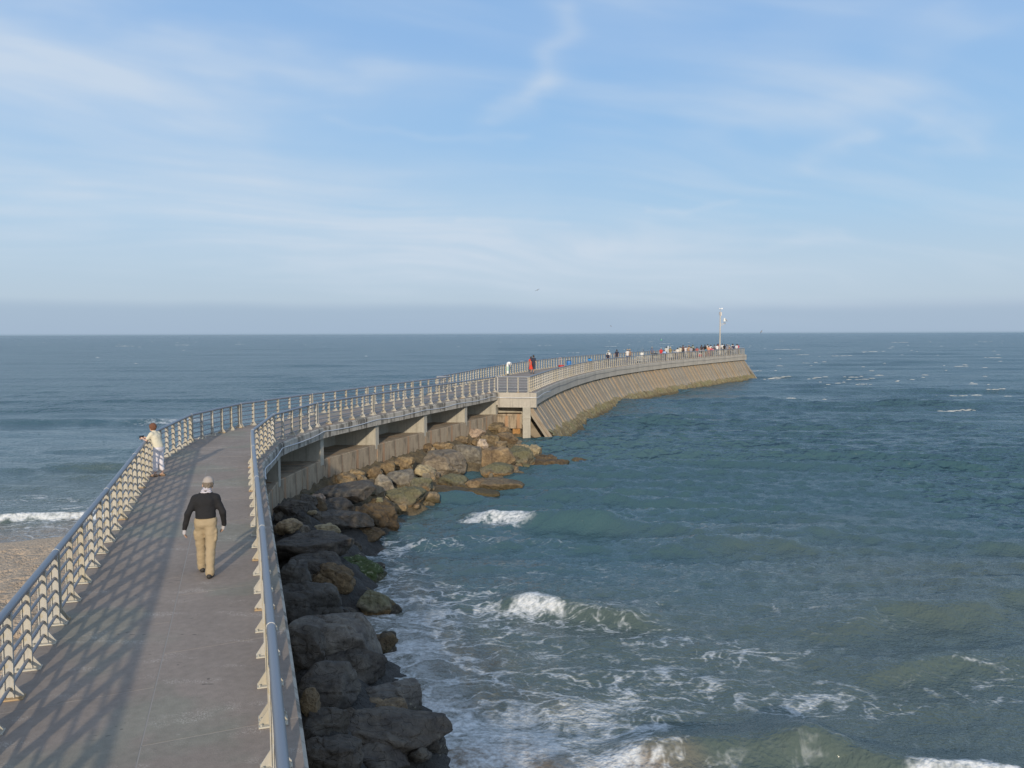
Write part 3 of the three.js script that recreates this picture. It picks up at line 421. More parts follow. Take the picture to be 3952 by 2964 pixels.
function railing(name, label, pts, pitch, fine, group, opt = {}) {
  const rl = thing(name, label, 'railing', undefined, 0, group); const r = rng(pts.length * 7 + 1);
  const P = pts.map(([x, z]) => V(x, deckY(z) + (opt.lift || 0), z));
  const post = (p, dir) => { const m = mesh('post', G_POST, M.posts[(r() * 4) | 0], rl); m.position.copy(p); m.rotation.y = Math.atan2(dir.x, dir.z) ; m.rotation.z = (r() - .5) * .012; if (fine) mesh('base_plate', G_PLATE, r() < .14 ? M.plateRust : M.plate, m); return m; };
  for (let i = 0; i + 1 < P.length; i++) {
    const a = P[i], b = P[i + 1], d = b.clone().sub(a), len = d.length(), dir = d.clone().normalize(), up = new THREE.Vector3(0, RH - TR, 0);
    rod('top_rail', a.clone().add(up), b.clone().add(up), fine ? G_TUBE : G_TUBE_FAR, M.alu, rl);
    for (const h of BARS) { const q = new THREE.Vector3(0, h, 0); rod('bar', a.clone().add(q), b.clone().add(q), fine ? G_BAR : G_THIN, M.alu, rl); }
    const n = Math.max(1, Math.round(len / pitch)); for (let k = 0; k < n; k++) { if (k === 0 && opt.noFirst && i === 0) continue; const off = k === 0 ? .07 : 0; post(a.clone().addScaledVector(dir, len * k / n + off), dir); }
    if (fine && !opt.plain) post(b.clone().addScaledVector(dir, -.09), dir); else if (i + 2 === P.length) post(b.clone().addScaledVector(dir, -.05), dir);
    if (i > 0) { const j = mesh('elbow', G_BALL, M.alu, rl); j.position.copy(a).add(up); if (fine) rod('joint_ring', a.clone().add(up).addScaledVector(dir, .04), a.clone().add(up).addScaledVector(dir, .055), G_RING, M.ring, rl); }
  }
  return rl;
}
railing('railing', 'metal railing along the beach side of the narrow walkway', railL, 1.0, true, 'jetty railings');
railing('railing', 'metal railing along the boulder side of the narrow walkway, near at the bottom', railR, 1.0, true, 'jetty railings');
railing('railing', 'short railing facing the camera across the corner of the outer jetty', [[-1.05, 56.52], [1.15, 56.2]], .74, true, 'jetty railings', { plain: true });
railing('railing', 'short railing return where the walkway meets the beach side of the outer jetty', [[-5.2, 57.15], [-4.35, 57.03]], .8, true, 'jetty railings', { plain: true });
railing('railing', 'long curved railing above the slanting piles of the outer jetty', headR, .82, false, 'jetty railings');
railing('railing', 'long curved railing on the far seaward side of the outer jetty', headL, .82, false, 'jetty railings');
railing('railing', 'railing closing the seaward tip of the outer jetty', [headR[last], headL[last]], .9, false, 'jetty railings');
// ---------------------------------------------------------------- the conduit clipped to the edge
{
  const c = thing('cable', 'pale conduit looping along the concrete edge below the railing', 'cable'); const pts = [];
  for (let s = midS[7] - 2; s < S1 - .3; s += .8) { const q = across(s, 1 + EDGE + .012); const k = ((s - midS[7]) / 5.05) % 1; pts.push(V(q[0], deckY(q[1]) - .2 - .07 * Math.sin(Math.PI * Math.abs(k)) + .02 * n2(s * .9, 1), q[1])); }
  const y = deckY(56.4); pts.push(V(-1.0, y - .33, 56.22), V(.3, y - .36, 56.05), V(1.3, y - .34, 55.92), V(1.72, y - .32, 55.95), V(1.86, y - .3, 56.5), V(2.3, y - .2, 58.6), V(2.85, y - .24, 61));
  mesh('conduit', new THREE.TubeGeometry(new THREE.CatmullRomCurve3(pts), 260, .022, 8), M.cable, c);
  const pt2 = []; for (let i = 1; i < headOutR.length; i++) { const q = headOutR[i]; pt2.push(V(q[0] + .05, deckY(q[1]) - .3 - .06 * (i % 2), q[1] - .03)); }
  const c2 = thing('cable', 'thin dark cable sagging along the beam of the outer jetty', 'cable'); mesh('line', new THREE.TubeGeometry(new THREE.CatmullRomCurve3(pt2), 200, .018, 6), std({ rgb: [.2, .2, .2], roughness: .8 }), c2);
}
// ---------------------------------------------------------------- boulders: X, height, Z, half sizes, kind of stone, label
const boulders = [
  [-6.10, 1.35, 24.60, 1.23, 0.40, 0.92, 'g', 'long dark slab with a flat bluish top, beside the walkway below the tan oval boulder'],
  [-5.48, 1.15, 23.29, 0.85, 0.36, 0.64, 'g', 'dark angular block under the long flat-topped slab'],
  [-5.52, 1.50, 20.32, 0.55, 0.68, 0.42, 'g', 'dark slab leaning steeply against the walkway edge'],
  [-5.07, 0.85, 22.67, 0.63, 0.54, 0.47, 'w', 'dark brown boulder right behind the green mossy rock'],
  [-5.08, 1.15, 19.60, 0.86, 0.60, 0.65, 'g', 'broad speckled dark boulder between the leaning slab and the round barnacled rock'],
  [-4.63, 0.12, 25.55, 0.67, 0.28, 0.50, 'v', "low rock covered with bright green weed at the water's edge"],
  [-5.16, 0.30, 26.49, 0.53, 0.27, 0.40, 'v', 'dark rock patched with green weed just above the bright green one'],
  [-3.84, 0.25, 22.41, 0.54, 0.44, 0.41, 'm', 'round dark boulder with barnacles and weed standing in the surf'],
  [-4.70, 0.15, 23.36, 0.54, 0.12, 0.40, 'w', 'flat dark ledge touching the round barnacled boulder'],
  [-4.50, 0.20, 21.73, 0.32, 0.26, 0.24, 'g', 'small dark rock with barnacle spots in the wash before the round boulder'],
  [-3.89, 1.00, 17.59, 1.15, 0.68, 0.86, 's', 'huge smooth dark boulder sloping down into the foam'],
  [-3.31, 0.20, 19.61, 0.36, 0.28, 0.27, 'w', 'pointed dark rock jutting into the foam beyond the huge smooth boulder'],
  [-3.44, 0.75, 16.80, 0.61, 0.47, 0.46, 'g', 'rounded dark boulder wedged below the huge smooth one'],
  [-3.98, 1.50, 15.63, 0.43, 0.63, 0.32, 'g', 'dark boulder hard against the walkway above the grey flat-faced block'],
  [-3.45, 1.05, 15.14, 0.62, 0.54, 0.47, 's', 'grey flat-faced block, the lightest of the nearest shaded boulders'],
  [-2.39, 0.45, 16.19, 0.69, 0.34, 0.52, 's', 'flat-topped grey boulder beaten by the surf at the bottom'],
  [-2.45, 0.50, 15.59, 0.47, 0.23, 0.35, 'b', 'olive brown wedge-shaped rock leaning on the flat-topped surf boulder'],
  [-2.26, 0.75, 14.08, 0.85, 0.34, 0.64, 'g', 'broad pale-speckled granite boulder above the sandy wash'],
  [-3.19, 1.15, 13.47, 0.41, 0.46, 0.31, 'g', 'black shadowed boulder under the grey flat-faced block'],
  [-2.84, 1.05, 12.69, 0.54, 0.32, 0.40, 'g', 'dark boulder lowest beside the walkway edge'],
  [-2.27, 0.60, 13.33, 0.53, 0.27, 0.39, 'g', 'speckled dark boulder at the very bottom of the rock pile'],
  [-1.59, 0.20, 14.45, 0.46, 0.45, 0.35, 'g', 'pointed dark boulder at the sandy corner of the rock pile'],
  [-3.35, 1.50, 13.44, 0.16, 0.39, 0.12, 'b', 'thin brown rock upright against the walkway edge'],
  [-6.29, 1.15, 27.43, 0.43, 0.25, 0.32, 'y', 'tan oval boulder with a pitted surface among dark rocks'],
  [-7.13, 1.60, 26.07, 0.46, 0.27, 0.34, 'b', 'brown boulder close under the walkway edge, left of the tan oval boulder'],
  [-7.07, 1.20, 33.44, 1.40, 0.42, 1.05, 'g', 'long dark boulder lying below the sea wall'],
  [-6.84, 1.15, 31.31, 0.84, 0.31, 0.63, 'g', 'dark rounded boulder under the long one by the sea wall'],
  [-6.38, 1.00, 29.60, 1.30, 0.39, 0.98, 'g', 'wide dark hump-backed boulder right of the tan oval one'],
  [-7.38, 1.50, 30.75, 0.35, 0.29, 0.27, 'p', 'pinkish tan block leaning between dark rocks at the wall'],
  [-7.10, 1.45, 28.80, 0.17, 0.10, 0.13, 'y', 'small tan stone tucked among dark boulders'],
  [-7.52, 1.60, 29.93, 0.38, 0.36, 0.29, 'g', 'dark boulder wedged at the wall beside the pinkish block'],
  [-7.58, 1.80, 28.10, 0.51, 0.31, 0.38, 'g', 'dark boulder deepest in the corner under the walkway'],
  [-7.06, 1.60, 27.19, 0.28, 0.33, 0.21, 'g', 'upright dark stone above the brown boulder under the walkway'],
  [-5.43, 0.55, 31.72, 1.01, 0.61, 0.76, 'w', 'brown weed-covered boulder sloping into the water'],
  [-5.48, 0.35, 30.01, 0.73, 0.34, 0.55, 'w', 'low dark brown rock at the waterline below the weed slope'],
  [-5.63, 0.25, 28.55, 0.36, 0.29, 0.27, 'g', 'dark wet rock in the splash left of the breaking foam'],
  [-5.24, 0.20, 27.24, 0.26, 0.21, 0.20, 'g', 'small dark rock between the splash and the green weed'],
  [-4.38, 0.05, 26.61, 0.16, 0.11, 0.12, 'g', 'tiny black rock alone in the foam near the green weed'],
  [-7.50, 1.25, 36.49, 0.53, 0.35, 0.40, 'o', 'ochre boulder lowest in the row under the sea wall'],
  [-7.08, 1.20, 37.11, 0.29, 0.22, 0.22, 'o', 'small square ochre stone in the row under the wall'],
  [-7.16, 1.40, 37.56, 0.39, 0.18, 0.29, 'o', "flat ochre stone right under the wall's footing"],
  [-6.52, 1.25, 38.44, 0.36, 0.34, 0.27, 'o', 'ochre boulder third from the near end of the wall row'],
  [-5.98, 1.25, 39.63, 0.34, 0.42, 0.25, 'o', 'tall ochre boulder hanging under the wall footing'],
  [-5.51, 1.15, 41.52, 0.53, 0.39, 0.40, 'o', 'big round ochre boulder in the middle of the wall row'],
  [-6.41, 0.95, 36.40, 0.42, 0.45, 0.31, 'g', 'dark grey block with a deep shadow on its seaward side'],
  [-5.82, 0.90, 36.54, 0.53, 0.57, 0.40, 't', 'grey upright boulder below the tall ochre one'],
  [-5.26, 1.00, 38.21, 0.77, 0.45, 0.57, 't', 'grey rounded boulder beneath the big round ochre one'],
  [-4.79, 0.50, 36.12, 0.92, 0.59, 0.69, 'm', 'olive boulder with a weedy top and tan underside'],
  [-4.92, 0.20, 35.49, 0.50, 0.27, 0.37, 'o', 'tan rock under the olive weedy boulder'],
  [-4.31, 0.75, 37.89, 0.53, 0.47, 0.40, 'm', 'olive boulder behind the yellow wedge'],
  [-5.43, 0.50, 33.81, 0.66, 0.54, 0.49, 'w', 'brown rock thick with weed beside the dark humped boulder'],
  [-3.70, 0.85, 43.06, 1.33, 0.78, 1.00, 't', 'largest smooth grey slab in the sunlit rocks'],
  [-2.55, 0.95, 45.31, 0.96, 0.80, 0.72, 't', 'tall smooth grey boulder just beyond the largest sunlit slab'],
  [-0.84, 0.75, 45.40, 0.96, 0.91, 0.72, 'b', 'big tan-brown boulder with a sharp ridge, right of the grey pair'],
  [0.43, 0.60, 46.35, 0.98, 0.82, 0.74, 'm', 'grey-green rough boulder near the corner column'],
  [-0.33, 1.10, 51.71, 0.66, 0.49, 0.49, 'b', 'flat-topped brown boulder under the corner of the jetty'],
  [-1.33, 1.15, 50.90, 0.56, 0.42, 0.42, 'o', 'ochre block between the pale marbled rock and the brown one'],
  [-0.74, 1.00, 49.23, 0.40, 0.38, 0.30, 'o', 'small ochre stone on the ridge of the tan-brown boulder'],
  [-2.45, 1.35, 52.61, 0.80, 0.46, 0.60, 'p', 'pale pinkish marbled boulder at the end of the wall row'],
  [-1.68, 1.10, 49.14, 0.28, 0.41, 0.21, 'p', 'pale upright wedge below the marbled boulder'],
  [-3.30, 1.20, 50.56, 0.61, 0.33, 0.46, 'o', 'long ochre boulder tight under the wall near its end'],
  [-2.03, 1.15, 49.61, 0.42, 0.35, 0.32, 'o', 'ochre stone under the pale marbled boulder'],
  [-4.08, 1.20, 47.65, 0.69, 0.33, 0.52, 'o', 'wide ochre boulder above the largest sunlit slab'],
  [-4.85, 1.25, 46.54, 0.34, 0.33, 0.25, 'o', 'round ochre stone left of the wide one under the wall'],
  [-4.43, 0.75, 41.48, 0.63, 0.39, 0.47, 'y', 'yellowish wedge of rock under the largest sunlit slab'],
  [-2.93, 0.30, 41.06, 0.72, 0.43, 0.54, 'm', 'olive-topped boulder with orange underside below the largest slab'],
  [-1.82, 0.25, 40.80, 0.62, 0.33, 0.46, 'b', 'brown slanting stone beside the olive-topped boulder'],
  [-0.45, 0.10, 40.71, 0.94, 0.30, 0.70, 'b', 'flat brown shelf of rock running into the water'],
  [-0.86, 0.40, 44.08, 0.96, 0.46, 0.72, 'm', 'greenish tan ledge under the ridge-backed boulder'],
  [-1.14, 1.35, 55.69, 0.84, 0.42, 0.63, 'o', 'ochre boulder resting under the jetty corner wall'],
  [0.42, 1.50, 58.69, 0.43, 0.35, 0.32, 'o', 'small ochre stone topmost beside the corner column'],
  [0.35, 1.30, 57.22, 0.47, 0.30, 0.35, 'o', 'ochre stone second from the top beside the corner column'],
  [-0.51, 1.25, 54.92, 0.40, 0.39, 0.30, 'b', 'shaded brown stone in the gap by the rusty pile'],
  [0.53, 0.75, 50.40, 0.52, 0.30, 0.39, 'y', 'pale tan stone at the foot of the corner column'],
  [1.38, 0.60, 50.22, 0.49, 0.39, 0.37, 'y', 'round tan boulder at the foot of the first slanting pile'],
  [2.11, 0.20, 49.45, 0.72, 0.28, 0.54, 'w', 'low brown weedy rock beyond the round tan boulder'],
  [2.17, 0.10, 46.95, 1.20, 0.39, 0.90, 'w', 'brown seaweed-covered rock farthest out from the wall'],
  [0.16, 0.05, 44.34, 0.38, 0.14, 0.28, 'b', 'small flat brown stone at the waterline'],
  [4.05, 0.03, 48.53, 0.50, 0.21, 0.38, 'w', 'lone reddish weedy rock out in the water'],
  [-4.29, 0.50, 38.88, 0.54, 0.48, 0.41, 'm', 'olive grey boulder below the yellow wedge'],
  [-3.72, 0.15, 37.31, 0.34, 0.26, 0.25, 'b', 'tan-brown rock at the waterline below the olive boulders'],
  [-3.04, 0.08, 39.42, 0.93, 0.22, 0.70, 'w', 'dark wet ledge below the olive-topped boulder'],
  [-1.44, 0.03, 39.30, 0.81, 0.18, 0.61, 'w', 'low weedy ledge just awash before the flat brown shelf'],
  [0.09, 0.30, 44.66, 0.24, 0.32, 0.18, 'b', 'little tan stone between the grey-green boulder and the ridge-backed one'],
];
const granite = rep(tex(512, 512, (u, v, i, j) => { const s = speck(i, j), s2 = speck((i >> 1) + 9, j >> 1), m = fbm(u * 10, v * 10, 4, 10, 10), k = .78 + .35 * m + .25 * (s - .5) + (s2 > .93 ? .5 : 0) - (s2 < .08 ? .25 : 0); return [k, k * .99, k * .97]; }), 1.1, 1.1);
const granitB = rep(tex(512, 512, (u, v, i, j) => .5 + .55 * fbm(u * 7, v * 7, 6, 7, 7) + .1 * (speck(i, j) - .5) - .3 * sstep(.05, 0, Math.abs(n2(u * 5 + .3 * n2(u * 12, v * 12, 12, 12), v * 5, 5, 5))), false), 1.5, 1.5);
const pitted = rep(tex(512, 512, (u, v, i, j) => { const m = fbm(u * 9, v * 9, 5, 9, 9), k = .74 + .45 * m + .2 * (speck(i, j) - .5); return [k, k * .98, k * .94]; }), 1.0, 1.0);
const pittedB = rep(tex(512, 512, (u, v) => .55 + .4 * fbm(u * 9, v * 9, 5, 9, 9) - .5 * sstep(.2, .5, fbm(u * 24 + .5, v * 24, 2, 24, 24)), false), 1.0, 1.0);
M.stone = std({ vertexColors: true, map: granite, bumpMap: granitB, bumpScale: .07, roughness: .86 });
M.pitted = std({ vertexColors: true, map: pitted, bumpMap: pittedB, bumpScale: .08, roughness: .93 });
const KIND = { g: [.082, .072, .060, 70, .24], s: [.115, .104, .09, 60, .14], t: [.205, .178, .138, 60, .14], o: [.23, .172, .10, 22, .3], m: [.165, .148, .105, 26, .22], w: [.11, .08, .045, 16, .34], p: [.40, .32, .25, 50, .2], y: [.32, .26, .16, 20, .24], b: [.21, .16, .10, 45, .18], v: [.08, .08, .045, 14, .3] };
function weld(g) { const p = g.attributes.position, map = new Map(), pos = [], idx = []; for (let i = 0; i < p.count; i++) { const k = Math.round(p.getX(i) * 1e4) + ',' + Math.round(p.getY(i) * 1e4) + ',' + Math.round(p.getZ(i) * 1e4); let q = map.get(k); if (q === undefined) { q = pos.length / 3; map.set(k, q); pos.push(p.getX(i), p.getY(i), p.getZ(i)); } idx.push(q); } const o = new THREE.BufferGeometry(); o.setAttribute('position', new THREE.Float32BufferAttribute(pos, 3)); o.setIndex(idx); return o; }
const ICO = [9, 14, 20].map((d) => weld(new THREE.IcosahedronGeometry(1, d)));
function boulderGeo(k, rx, ry, rz, wy, seed, detail) {
  const K = KIND[k], r = rng(seed), planes = [], sharp = K[3], rough = K[4];
  for (let i = 0; i < 13; i++) { const z = r() * 2 - 1, a = r() * 6.283, q = Math.sqrt(1 - z * z); planes.push([q * Math.cos(a), z, q * Math.sin(a), .62 + .3 * r()]); }
  for (let i = 0; i < 26; i++) { const z = r() * 2 - 1, a = r() * 6.283, q = Math.sqrt(1 - z * z); planes.push([q * Math.cos(a), z, q * Math.sin(a), .86 + .2 * r()]); }       // chips off the corners
  planes.push([.2 * (r() - .5), 1, .4 * r(), .74], [0, -1, 0, .8]);
  const tint = .78 + .5 * r(), warm = .95 + .1 * r();
  const g = ICO[detail].clone(), p = g.attributes.position, col = new Float32Array(p.count * 3), o = seed * 3.7;
  for (let i = 0; i < p.count; i++) {
    const x = p.getX(i), y = p.getY(i), z = p.getZ(i); let s = 0; for (const [a, b, c, d] of planes) { const t = x * a + y * b + z * c; if (t > 0.05) s += (t / d) ** sharp; }
    let R = s > 0 ? s ** (-1 / sharp) : 1; R = Math.min(R, 1.3);
    const X = x * R * rx, Y = y * R * ry, Z = z * R * rz, mn = Math.min(rx, ry, rz);
    const n = f3(X * 1.6 + o, Y * 1.6, Z * 1.6, 3), f = f3(X * 6 + o, Y * 6, Z * 6, 3), cr = Math.abs(n3(X * 1.7 + o, Y * 2.9 + .6 * X, Z * 1.7)), led = Math.floor((Y + .35 * X + .3 * n) * 3.2 / Math.max(.4, mn)) % 2;
    const dsp = mn * (rough * .6 * n + rough * .5 * f - .09 * sstep(.05, 0, cr)) - .018 * led * rough / .2; const L = 1 + dsp / Math.hypot(X, Y, Z);
    p.setXYZ(i, X * L, Y * L, Z * L);
    let k1 = 1 + .6 * n + .7 * f, c0 = K[0] * k1 * tint * warm, c1 = K[1] * k1 * tint, c2 = K[2] * (k1 * .9 + .1) * tint / warm;
    const H = Y * L + wy, e = .16 * n3(X * 4 + o, Y * 4, Z * 4) + .1 * n3(X * 11, Y * 11, Z * 11 + o);
    if ('tombywp'.includes(k)) { const w = sstep(.3, .1, H + e); c0 = mix(c0, .085, w * .85); c1 = mix(c1, .07, w * .85); c2 = mix(c2, .035, w * .85); }
    if ('m'.includes(k)) { const w = sstep(.0, .35, y * .9 + e * 2.2); c0 = mix(c0, .15, w * .6); c1 = mix(c1, .15, w * .6); c2 = mix(c2, .08, w * .6); const or = sstep(-.1, -.45, y + e * 1.5); c0 = mix(c0, .28, or * .7); c1 = mix(c1, .18, or * .7); c2 = mix(c2, .085, or * .7); }
    if (k === 'v') { const w = sstep(-.25, .15, y + e * 3); c0 = mix(c0, .05, w * .85); c1 = mix(c1, .082, w * .85); c2 = mix(c2, .02, w * .85); const s2 = sstep(.4, .7, n3(X * 16, Y * 16, Z * 16)); c0 = mix(c0, .4, s2 * .5); c1 = mix(c1, .42, s2 * .5); c2 = mix(c2, .3, s2 * .5); }
    if ('gs'.includes(k) && wy < 1.3) { const w = sstep(.45, .15, H + e), bn = sstep(.55, .7, n3(X * 19, Y * 19, Z * 19)) * sstep(.75, .3, H + e); c0 = mix(mix(c0, .05, w * .6), .4, bn * .45); c1 = mix(mix(c1, .047, w * .6), .38, bn * .45); c2 = mix(mix(c2, .035, w * .6), .3, bn * .45); }
    col[i * 3] = c0 * 1.2; col[i * 3 + 1] = c1 * 1.2; col[i * 3 + 2] = c2 * 1.2;
  }
  g.setAttribute('color', new THREE.BufferAttribute(col, 3)); g.computeVertexNormals(); return boxUV(g);
}
{
  const r = rng(99);
  boulders.forEach(([X, y, Z, rx, ry, rz, k, label], i) => {
    const big = rx / Z > .022 ? 2 : rx / Z > .01 ? 1 : 0, g = boulderGeo(k, rx * (y < .16 ? 1.25 : 1.12), ry * (y < .16 ? 1.4 : 1.14), rz * (y < .16 ? 1.4 : 1.12), y, 100 + i * 13, big);
    const m = mesh('boulder', g, 'gst'.includes(k) ? M.stone : M.pitted, scene); m.position.set(X, y < .16 ? y + .1 : y, -Z); m.rotation.y = Math.atan2(-X, Z) + (r() - .5) * .5; m.rotation.z = (r() - .5) * .22; m.rotation.x = (r() - .5) * .2;
    tag(m, label, 'boulder', 'boulders along the jetty');
  });
  // lesser stones wedged between them
  const small = []; let guard = 0; while (small.length < 130 && guard++ < 4000) { const b = boulders[(r() * boulders.length) | 0]; if (b[1] < .12) continue; const a = r() * 6.28, d = (.75 + .5 * r()), X = b[0] + Math.cos(a) * b[3] * d, Z = b[2] + Math.sin(a) * b[5] * d, y = b[1] - .3 * b[4] - .15 * r(); if (y < .02) continue; const q = .14 + .2 * r() * r(), w = Z > 33; const g = boulderGeo(w ? 'owbmt'[(r() * 5) | 0] : 'ggsgw'[(r() * 5) | 0], q * (1 + r() * .6), q * (.6 + .4 * r()), q, y, 7000 + guard, 0); small.push(at(g, X, y, -Z, r(), r() * 6, r())); }
  // broken stone filling the gaps below them
  const x0 = -10, x1 = 8, z0 = 6, z1 = 58, c = .16, nx = Math.round((x1 - x0) / c), nz = Math.round((z1 - z0) / c), H = new Float32Array((nx + 1) * (nz + 1)).fill(-9);
  for (const [X, y, Z, rx, ry, rz] of boulders) { if (y < .13) continue; for (let j = 0; j <= nz; j++) { const pz = z0 + j * c; if (Math.abs(pz - Z) > 4) continue; for (let i = 0; i <= nx; i++) { const px = x0 + i * c, d = Math.hypot(px - X, pz - Z); if (d > 4) continue; const h = y - .12 - .75 * Math.max(0, d - .45 * Math.min(rx, 1)); const o = j * (nx + 1) + i; if (h > H[o]) H[o] = h; } } }
  for (let s = 11; s < S1; s += .2) { const q = across(s, 1.03), hh = Math.min(1.35, deckY(q[1]) - 2.35); for (let dz = -12; dz <= 12; dz++) for (let dx = -12; dx <= 12; dx++) { const i = Math.round((q[0] - x0) / c) + dx, j = Math.round((q[1] - z0) / c) + dz; if (i < 0 || j < 0 || i > nx || j > nz) continue; const h = hh - .6 * Math.hypot(dx, dz) * c, o = j * (nx + 1) + i; if (h > H[o]) H[o] = h; } }
  const pos = [], col = [], idx = [], id = new Int32Array((nx + 1) * (nz + 1)).fill(-1);
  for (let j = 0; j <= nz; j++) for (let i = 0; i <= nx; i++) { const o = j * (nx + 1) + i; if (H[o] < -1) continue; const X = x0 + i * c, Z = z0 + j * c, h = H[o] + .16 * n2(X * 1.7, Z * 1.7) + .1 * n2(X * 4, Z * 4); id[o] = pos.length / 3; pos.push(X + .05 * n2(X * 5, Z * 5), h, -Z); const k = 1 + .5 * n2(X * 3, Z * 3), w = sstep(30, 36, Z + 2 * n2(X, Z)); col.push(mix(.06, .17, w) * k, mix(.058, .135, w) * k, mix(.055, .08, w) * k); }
  for (let j = 0; j < nz; j++) for (let i = 0; i < nx; i++) { const a = id[j * (nx + 1) + i], b = id[j * (nx + 1) + i + 1], d = id[(j + 1) * (nx + 1) + i], e = id[(j + 1) * (nx + 1) + i + 1]; if (a < 0 || b < 0 || d < 0 || e < 0) continue; idx.push(a, b, e, a, e, d); }
  const g = new THREE.BufferGeometry(); g.setAttribute('position', new THREE.Float32BufferAttribute(pos, 3)); g.setAttribute('color', new THREE.Float32BufferAttribute(col, 3)); g.setIndex(idx); g.computeVertexNormals();
  const rub = boxUV(g); for (const q of [rub, ...small]) for (const k of Object.keys(q.attributes)) if (!['position', 'normal', 'uv', 'color'].includes(k)) q.deleteAttribute(k);
  tag(mesh('rubble', mergeGeometries([rub, ...small]), M.pitted, scene), 'broken stone and small rubble wedged between the boulders', 'rubble', null, 'stuff');
}
// ---------------------------------------------------------------- people: a field of tapered limbs, meshed
function surfaceNet(f, lo, hi, cell) {
  const nx = Math.ceil((hi[0] - lo[0]) / cell) + 1, ny = Math.ceil((hi[1] - lo[1]) / cell) + 1, nz = Math.ceil((hi[2] - lo[2]) / cell) + 1, F = new Float32Array(nx * ny * nz);
  for (let k = 0, o = 0; k < nz; k++) for (let j = 0; j < ny; j++) for (let i = 0; i < nx; i++) F[o++] = f(lo[0] + i * cell, lo[1] + j * cell, lo[2] + k * cell);
  const id = new Int32Array(nx * ny * nz).fill(-1), pos = [], nor = [], idx = [], X = 1, Y = nx, Z = nx * ny;
  for (let k = 0; k + 1 < nz; k++) for (let j = 0; j + 1 < ny; j++) for (let i = 0; i + 1 < nx; i++) {
    const o = k * Z + j * Y + i; let m = 0; const c = [F[o], F[o + X], F[o + Y], F[o + X + Y], F[o + Z], F[o + X + Z], F[o + Y + Z], F[o + X + Y + Z]]; for (let q = 0; q < 8; q++) if (c[q] < 0) m |= 1 << q; if (m === 0 || m === 255) continue;
    let sx = 0, sy = 0, sz = 0, n = 0; const edge = (a, b, ax, ay, az, bx, by, bz) => { if ((c[a] < 0) !== (c[b] < 0)) { const t = c[a] / (c[a] - c[b]); sx += ax + t * (bx - ax); sy += ay + t * (by - ay); sz += az + t * (bz - az); n++; } };
    edge(0, 1, 0, 0, 0, 1, 0, 0); edge(2, 3, 0, 1, 0, 1, 1, 0); edge(4, 5, 0, 0, 1, 1, 0, 1); edge(6, 7, 0, 1, 1, 1, 1, 1); edge(0, 2, 0, 0, 0, 0, 1, 0); edge(1, 3, 1, 0, 0, 1, 1, 0); edge(4, 6, 0, 0, 1, 0, 1, 1); edge(5, 7, 1, 0, 1, 1, 1, 1); edge(0, 4, 0, 0, 0, 0, 0, 1); edge(1, 5, 1, 0, 0, 1, 0, 1); edge(2, 6, 0, 1, 0, 0, 1, 1); edge(3, 7, 1, 1, 0, 1, 1, 1);
    id[o] = pos.length / 3; const px = lo[0] + (i + sx / n) * cell, py = lo[1] + (j + sy / n) * cell, pz = lo[2] + (k + sz / n) * cell; pos.push(px, py, pz); const e = cell * .6; let gx = f(px + e, py, pz) - f(px - e, py, pz), gy = f(px, py + e, pz) - f(px, py - e, pz), gz = f(px, py, pz + e) - f(px, py, pz - e); const l = Math.hypot(gx, gy, gz) || 1; nor.push(gx / l, gy / l, gz / l);
  }
  const q4 = (a, b, c, d, flip) => { if (a < 0 || b < 0 || c < 0 || d < 0) return; if (flip) idx.push(a, c, b, a, d, c); else idx.push(a, b, c, a, c, d); };
  for (let k = 1; k + 1 < nz; k++) for (let j = 1; j + 1 < ny; j++) for (let i = 1; i + 1 < nx; i++) { const o = k * Z + j * Y + i, s = F[o] < 0; if (s !== F[o + X] < 0) q4(id[o - Y - Z], id[o - Z], id[o], id[o - Y], !s); if (s !== F[o + Y] < 0) q4(id[o - X - Z], id[o - X], id[o], id[o - Z], !s); if (s !== F[o + Z] < 0) q4(id[o - X - Y], id[o - Y], id[o], id[o - X], !s); }
  const g = new THREE.BufferGeometry(); g.setAttribute('position', new THREE.Float32BufferAttribute(pos, 3)); g.setAttribute('normal', new THREE.Float32BufferAttribute(nor, 3)); g.setIndex(idx); return g;
}
const smin = (a, b, k) => { const h = Math.max(k - Math.abs(a - b), 0) / k; return Math.min(a, b) - h * h * k * .25; };
function limbs(list, k = .03, warp) {            // list of [a, b, ra, rb, sx?, sz?]: tapered capsules, optionally flattened
  return (x, y, z) => { let d = 9; if (warp) { const w = warp(x, y, z); for (const l of list) d = smin(d, one(l, x, y, z), k); return d + w; } for (const l of list) d = smin(d, one(l, x, y, z), k); return d; };
}
function one([a, b, ra, rb, fx = 1, fz = 1], x, y, z) {
  const bx = b[0] - a[0], by = b[1] - a[1], bz = b[2] - a[2]; let px = x - a[0], py = y - a[1], pz = z - a[2]; const t = clamp((px * bx + py * by + pz * bz) / (bx * bx + by * by + bz * bz + 1e-9)); px = (px - t * bx) / fx; py -= t * by; pz = (pz - t * bz) / fz; return (Math.hypot(px, py, pz) - (ra + t * (rb - ra))) * Math.min(fx, fz, 1);
}
function netOf(list, k, cell, warp, clip) { let lo = [9, 9, 9], hi = [-9, -9, -9]; for (const [a, b, ra, rb, fx = 1, fz = 1] of list) for (const [p, r] of [[a, ra], [b, rb]]) [0, 1, 2].forEach((i) => { const q = r * (i === 0 ? fx : i === 2 ? fz : 1); lo[i] = Math.min(lo[i], p[i] - q - .03); hi[i] = Math.max(hi[i], p[i] + q + .03); }); const f0 = limbs(list, k, warp), f = clip ? (x, y, z) => Math.max(f0(x, y, z), clip(x, y, z)) : f0; return surfaceNet(f, lo, hi, cell); }
const lp = (a, b, t) => [mix(a[0], b[0], t), mix(a[1], b[1], t), mix(a[2], b[2], t)];
